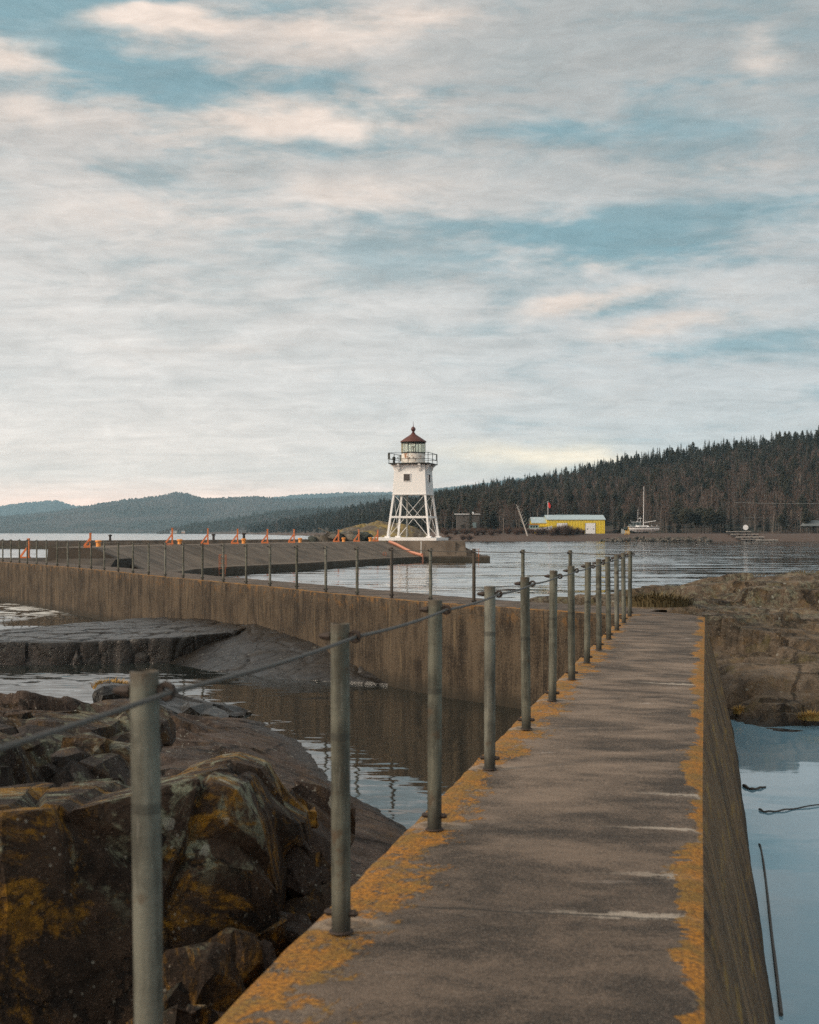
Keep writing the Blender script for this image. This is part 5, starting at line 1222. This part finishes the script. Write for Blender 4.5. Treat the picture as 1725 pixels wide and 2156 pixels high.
pole_thing('street_lamp', 1114.5, 533, 1091, 'grey street lamp with a short arm left of the yellow building', 'street lamp', 1.7, m_=plain('galvanised_grey', (.3, .3, .29), .5))
pole_thing('utility_pole', 1340, 548, 1085, 'utility pole with crossarm behind the dry docked sailboat', 'utility pole', None, True)
pole_thing('wooden_pole', 1369, 546, 1086, 'bare tan wooden pole right of the sailboat mast', 'pole', m_=plain('tan_wood', (.28, .2, .12), .8))
a1, h1 = pole_thing('utility_pole', 1666, 556, 1073, 'slim pale utility pole near the picnic shelter', 'utility pole', None, False, m_=plain('tan_wood', (.28, .2, .12), .8))
a2, h2 = pole_thing('utility_pole', 1547, 560, 1058, 'utility pole at the left end of the overhead wire', 'utility pole')
p2 = Vector(a2.location) + Vector((0, 0, h2)); wr = [p2 + Vector((k * 4.5, 0, -.25 * k * (12 - k) / 12 * .6)) for k in range(0, 16)]
for dz, lb in ((0, 'upper overhead wire crossing in front of the dark hillside'), (-6.2, 'lower overhead wire crossing in front of the dark hillside')):
    m = MB(); m.tube([w + Vector((0, 0, dz)) for w in wr], .06, 4); tag(m.build('overhead_wire', plain('pale_wire', (.32, .33, .32), .5, .2), origin=p2), lb, 'wire')
# flat roofed grey building among trees
gb = empty('grey_building', shore(986, 512), 0, 'low grey brown flat roofed building among trees right of the lighthouse', 'building')
m = MB(); m.box((0, 3, 3.6), (8.8, 6, 7.2)); m.build('wall', plain('grey_brown_wall', (.10, .085, .075), .8), gb); m = MB(); m.box((-.2, 3, 7.3), (9.8, 6.8, .25)); m.build('roof', M_wd, gb)
m = MB(); m.box((2.4, -.05, 3.0), (1.4, .12, 2.2)); m.build('window', plain('teal_window', (.15, .24, .26), .2), gb); m = MB(); m.lathe([(.2, 7.4), (.45, 7.7), (.45, 8.0), (.1, 8.2)], 10, (1.9, 3, 0)); m.build('roof_vent', M_wd, gb)

# sailboat on the hard
def boat_hull(L, beam, dr, fb, n=14):
    rows = []
    for i in range(n):
        f = i / (n - 1); x = -L / 2 + L * f; w_ = beam / 2 * (math.sin(math.pi * min(1, (.28 + .72 * f)) * 1.0) ** .6 if f < 1 else .02); w_ = max(.03, beam / 2 * (1 - abs(f - .42) ** 2.2 / .58 ** 2.2 * .95)); sh_ = fb * (1 + .25 * (f - .4) ** 2)
        rise = dr * (1 - .85 * sst(f, .75, 1.0)) * (1 - .7 * sst(f, .25, 0)); rows.append([(x + (.6 * f), -w_, sh_), (x, -w_ * .85, .25 * fb), (x - .2 * f, 0, -rise), (x, w_ * .85, .25 * fb), (x + (.6 * f), w_, sh_)])
    return rows
SZ = 505.0; sb = empty('sailboat', shore(1356, SZ), math.pi, 'white sailboat with tall mast propped ashore', 'sailboat')
Lb = 67 / FPX * SZ
rows = [[(x, y, z + 1.35) for x, y, z in r] for r in boat_hull(Lb * .95, 3.1, .7, 1.25)]
h_ = loft('hull', rows, M_wd, sb)
rows = [[(r[0][0], r[0][1] - .04, r[0][2] - .12), (r[0][0], r[0][1] - .04, r[0][2] - .36), (r[0][0], r[4][1] + .04, r[0][2] - .36), (r[0][0], r[4][1] + .04, r[0][2] - .12)] for r in rows]
loft('hull_stripe', rows, M_blk, sb)
m = MB(); m.box((-.8, 0, .75), (1.9, .35, 1.1)); m.box((4.6, 0, .8), (.5, .12, 1.3)); m.build('keel', M_blk, sb)
m = MB(); m.box((.6, 0, 2.85), (5.0, 1.9, .5), top=.8); m.build('cabin', M_wd, sb); m = MB(); m.box((.6, 0, 2.85), (3.2, 1.93, .16)); m.build('cabin_window', M_blk, sb)
mh = CAMZ + (HOR - 1024.5) / FPX * SZ - sb.location.z
m = MB(); m.tube([(.2, 0, 2.8), (.0, 0, mh)], [.12, .08], 8); m.build('mast', M_wd, sb)
m = MB(); m.tube([(.0, 0, 4.2), (-4.6, 0, 4.9)], .11, 6); m.build('boom', M_wd, sb)
m = MB(); [m.tube([(a_, b_, 2.7), (.02, 0, mh - .3)], .02, 3) for a_, b_ in ((5.9, 0), (-5.6, 0), (.0, 1.4), (.0, -1.4))]; m.build('rigging', M_cable, sb)
m = MB(); [m.tube([(x, y, 2.6), (x, y, 3.4)], .03, 4) for x in (-5, -3, 3, 5) for y in (-.9, .9)]; m.build('stanchions', M_wd, sb)
m = MB()
for x in (-3.2, 2.6):
    for s_ in (-1, 1): m.beam((x, s_ * 2.2, 0), (x, s_ * 1.2, 1.7), .12); 
m.build('boat_stands', M_dk, sb)
# dark hull with grey cabin behind it
wb = empty('fishing_boat', shore(1338, 522), 0, 'grey cabin fishing boat behind the white sailboat', 'boat')
loft('hull', [[(x, y, z + 1.5) for x, y, z in r] for r in boat_hull(9, 2.8, .6, 1.0)], plain('dark_teal_hull', (.05, .08, .085), .5), wb)
m = MB(); m.box((-.3, 0, 3.5), (4.6, 2.2, 2.0)); m.build('cabin', plain('grey_teal_cabin', (.13, .17, .175), .5), wb); m = MB(); m.box((-.3, 0, 4.56), (5.0, 2.5, .12)); m.build('cabin_roof', M_wd, wb)
m = MB(); [m.tube([(x, 0, 4.6), (x, 0, h)], .05, 5) for x, h in ((-1.8, 6.4), (1.0, 9.6), (2.0, 6))]; m.build('antenna', M_wd, wb); m = MB(); m.box((1.9, 0, 6.0), (1.0, .3, .25)); m.build('radar', M_wd, wb)
m = MB(); [m.box((-1.13 + x, -1.12, 3.8), (.8, .06, .5)) for x in (-.6, .8, 2.0)]; m.build('cabin_window', M_blk, wb)
M_yst = plain('yellow_steel', (.75, .42, .03), .5)
for i, (nx_, py, hgt) in enumerate(((1927, 1118, 2.4), (1919, 1131, 1.6), (1925, 1131, 1.5))):
    b = shore(nx_ / 1.4557, 500 if i == 0 else 490); m = MB()
    for s_ in (-1, 1): m.beam((s_ * .38, 0, 0), (s_ * .1, 0, hgt), .16, .16)
    m.box((0, 0, hgt), (.5, .3, .12)); m.box((0, 0, hgt * .4), (.6, .1, .1)); o = m.build('boat_stand', M_yst); o.location = b
    tag(o, ('yellow boat stand under the bow of the white sailboat', 'left yellow stand on the stony jetty', 'right yellow stand on the stony jetty')[i], 'boat stand', 'yellow boat stands')
m = MB(); m.box((0, 0, .9), (3.2, 1.6, 1.8)); m.box((0, 0, 1.85), (3.4, 1.8, .12)); o = m.build('electric_cabinet', plain('pale_grey_box', (.4, .42, .42), .5)); o.location = shore(1317, 540); tag(o, 'pale grey cabinet on the ground left of the sailboat', 'cabinet')

# stony jetty
rnd = random.Random(9)
for i in range(150):
    f = rnd.random(); px = 1265 + 235 * f; Z = rnd.uniform(462, 474); base_ = .2 + .9 * rnd.random() * (1 if f > .12 else .4); o = link('jetty_rock', RM[rnd.randrange(6)], ((px - CXP) / FPX * Z, Z, base_ * (1.25 if Z > 467 else .7)), rnd.uniform(0, 6))
    s = rnd.uniform(.45, 1.0); o.scale = (s * 1.4, s, s * .8); tag(o, 'rough boulder in the low stony jetty below the sailboat', 'rock', 'boulders of the stony jetty')
# dock sections on the beach
M_dock = plain('weathered_dock_planks', (.46, .42, .38), .8, 0, .25, .5, 0)
docks = [(1530, 1581, 494, 0, 'rearmost long dock section stacked on the beach'), (1540, 1596, 489, 0, 'second dock section from the back stacked on the beach'), (1550, 1608, 485, 1, 'long pale dock section in the middle of the beached stack'),
         (1562, 1600, 482, 0, 'short dark sided dock section at the front left of the beached stack'), (1592, 1637, 481, 0, 'rightmost dock section of the beached stack')]
for i, (a_, b_, Z, k, lb) in enumerate(docks):
    g = shore((a_ + b_) / 2, Z); L = (b_ - a_) / FPX * Z; e = empty('dock_section', g, R(4 - 3 * (i % 2)), lb, 'dock section', 'dock sections on the beach')
    m = MB(); m.box((0, 0, .85 + .12 * (4 - i) * .5), (L, 2.0, .16)); m.build('deck', M_dock, e)
    m = MB(); [m.box((x * L * .42, y, .45), (1.3, .5, .7)) for x in (-1, -.33, .33, 1) for y in (-.7, .7)]; m.build('floats', M_dk, e)
    if i % 2 == 0: m = MB(); m.box((0, -.98, 1.12), (L, .08, .12)); m.build('rail', M_dock, e)
# picnic shelter
ps = empty('picnic_shelter', shore(1718, 520), 0, 'dark picnic shelter with grey hip roof at the right edge', 'shelter')
m = MB(); m.add([(-5, -3, 3.0), (9, -3, 3.0), (9, 4, 3.0), (-5, 4, 3.0), (-4.0, .5, 5.2), (9, .5, 5.2)], [(0, 1, 5, 4), (2, 3, 4, 5), (3, 0, 4), (1, 2, 5), (0, 3, 2, 1)]); m.build('roof', plain('grey_shingles', (.13, .145, .15), .8), ps)
for x in (-4.2, 0, 4.2):
    for y in (-2.5, 3.5): m = MB(); m.box((x, y, 1.5), (.3, .3, 3.0)); m.build('support_post', M_bark, ps)
m = MB(); m.box((1, .5, .75), (3, .8, .1)); m.box((1, -.2, .45), (3, .3, .08)); m.box((1, 1.2, .45), (3, .3, .08)); [m.box((1 + s_, .5, .37), (.12, 1.6, .7)) for s_ in (-1.2, 1.2)]; o = m.build('picnic_table', M_bark); o.location = ps.location; tag(o, 'picnic table under the shelter roof', 'table')
b = shore(1570, 520); e = empty('satellite_dish', b, 0, 'round white dish on a short post above the dock sections', 'dish'); m = MB(); m.tube([(0, 0, 0), (0, 0, 1.6)], .1, 6); m.build('post', M_dk, e)
m = MB(); vs = [(1.05 * math.cos(a), -.15, 2.4 + 1.05 * math.sin(a)) for a in [k * math.pi / 9 for k in range(18)]] + [(.9 * math.cos(a), .12, 2.4 + .9 * math.sin(a)) for a in [k * math.pi / 9 for k in range(18)]]
m.add(vs, [tuple(range(18)), tuple(range(35, 17, -1))] + [(i, 18 + i, 18 + (i + 1) % 18, (i + 1) % 18) for i in range(18)]); m.build('dish', M_wd, e)
# little pines with visible trunks by the beach
PN = [conifer(500 + i, 9.5, 2.6, True, 1) for i in range(3)]; PNM = [mesh_of('pine', c) for c in PN]
for i in range(26):
    px = 1420 + 75 * rnd.random() if i < 16 else rnd.choice((1500, 1300, 1640, 1690)) + rnd.uniform(-14, 22); Z = rnd.uniform(512, 545)
    o = link('pine_tree', PNM[i % 3], shore(px, Z), rnd.uniform(0, 6)); s = rnd.uniform(.8, 1.1); o.scale = (s, s, s)
    tag(o, 'small dark pine with bare lower trunk standing behind the beach', 'tree', 'small pines behind the beach')
# far cottages across the lake
for i, (px, py, c, lb) in enumerate(((252, 1123, (.7, .7, .68), 'leftmost tiny white cottage on the spit across the lake'), (276, 1124, (.62, .4, .3), 'tiny tan roofed cottage right of the white one across the lake'), (369, 1123.5, (.6, .55, .5), 'tiny pale cottage on the far spit left of an orange bracket'), (425, 1121, (.4, .08, .06), 'tiny red cottage on the far spit'))):
    Z = 2650 + 60 * i; e = empty('cottage', ((px * 1.0 + 110 * (i < 2) - CXP) / FPX * Z, Z, 1.2), 0, lb, 'house', 'cottages across the lake'); mt = plain('cottage_wall_%s' % 'abcd'[i], c, .7, 0, .1, .1, 0)
    gable('c', -3.5, 3.5, 6, 3, 5.2, mt, plain('cottage_roof', (.25, .24, .23), .8), e)

# ---------------------------------------------------------------- haze: one box of even air over everything
m = MB(); m.box((0, 5150, 258.2), (26000, 11700, 524)); hz = m.build('haze', bpy.data.materials.new('haze_air')); hm = hz.data.materials[0]; hm.use_nodes = True
nt = hm.node_tree; nt.nodes.clear(); out = nt.nodes.new('ShaderNodeOutputMaterial'); pv = nt.nodes.new('ShaderNodeVolumePrincipled')
pv.inputs['Color'].default_value = (.52, .82, 1, 1); pv.inputs['Density'].default_value = .00008; pv.inputs['Anisotropy'].default_value = .2
nt.links.new(pv.outputs[0], out.inputs['Volume']); tag(hz, kind='stuff')
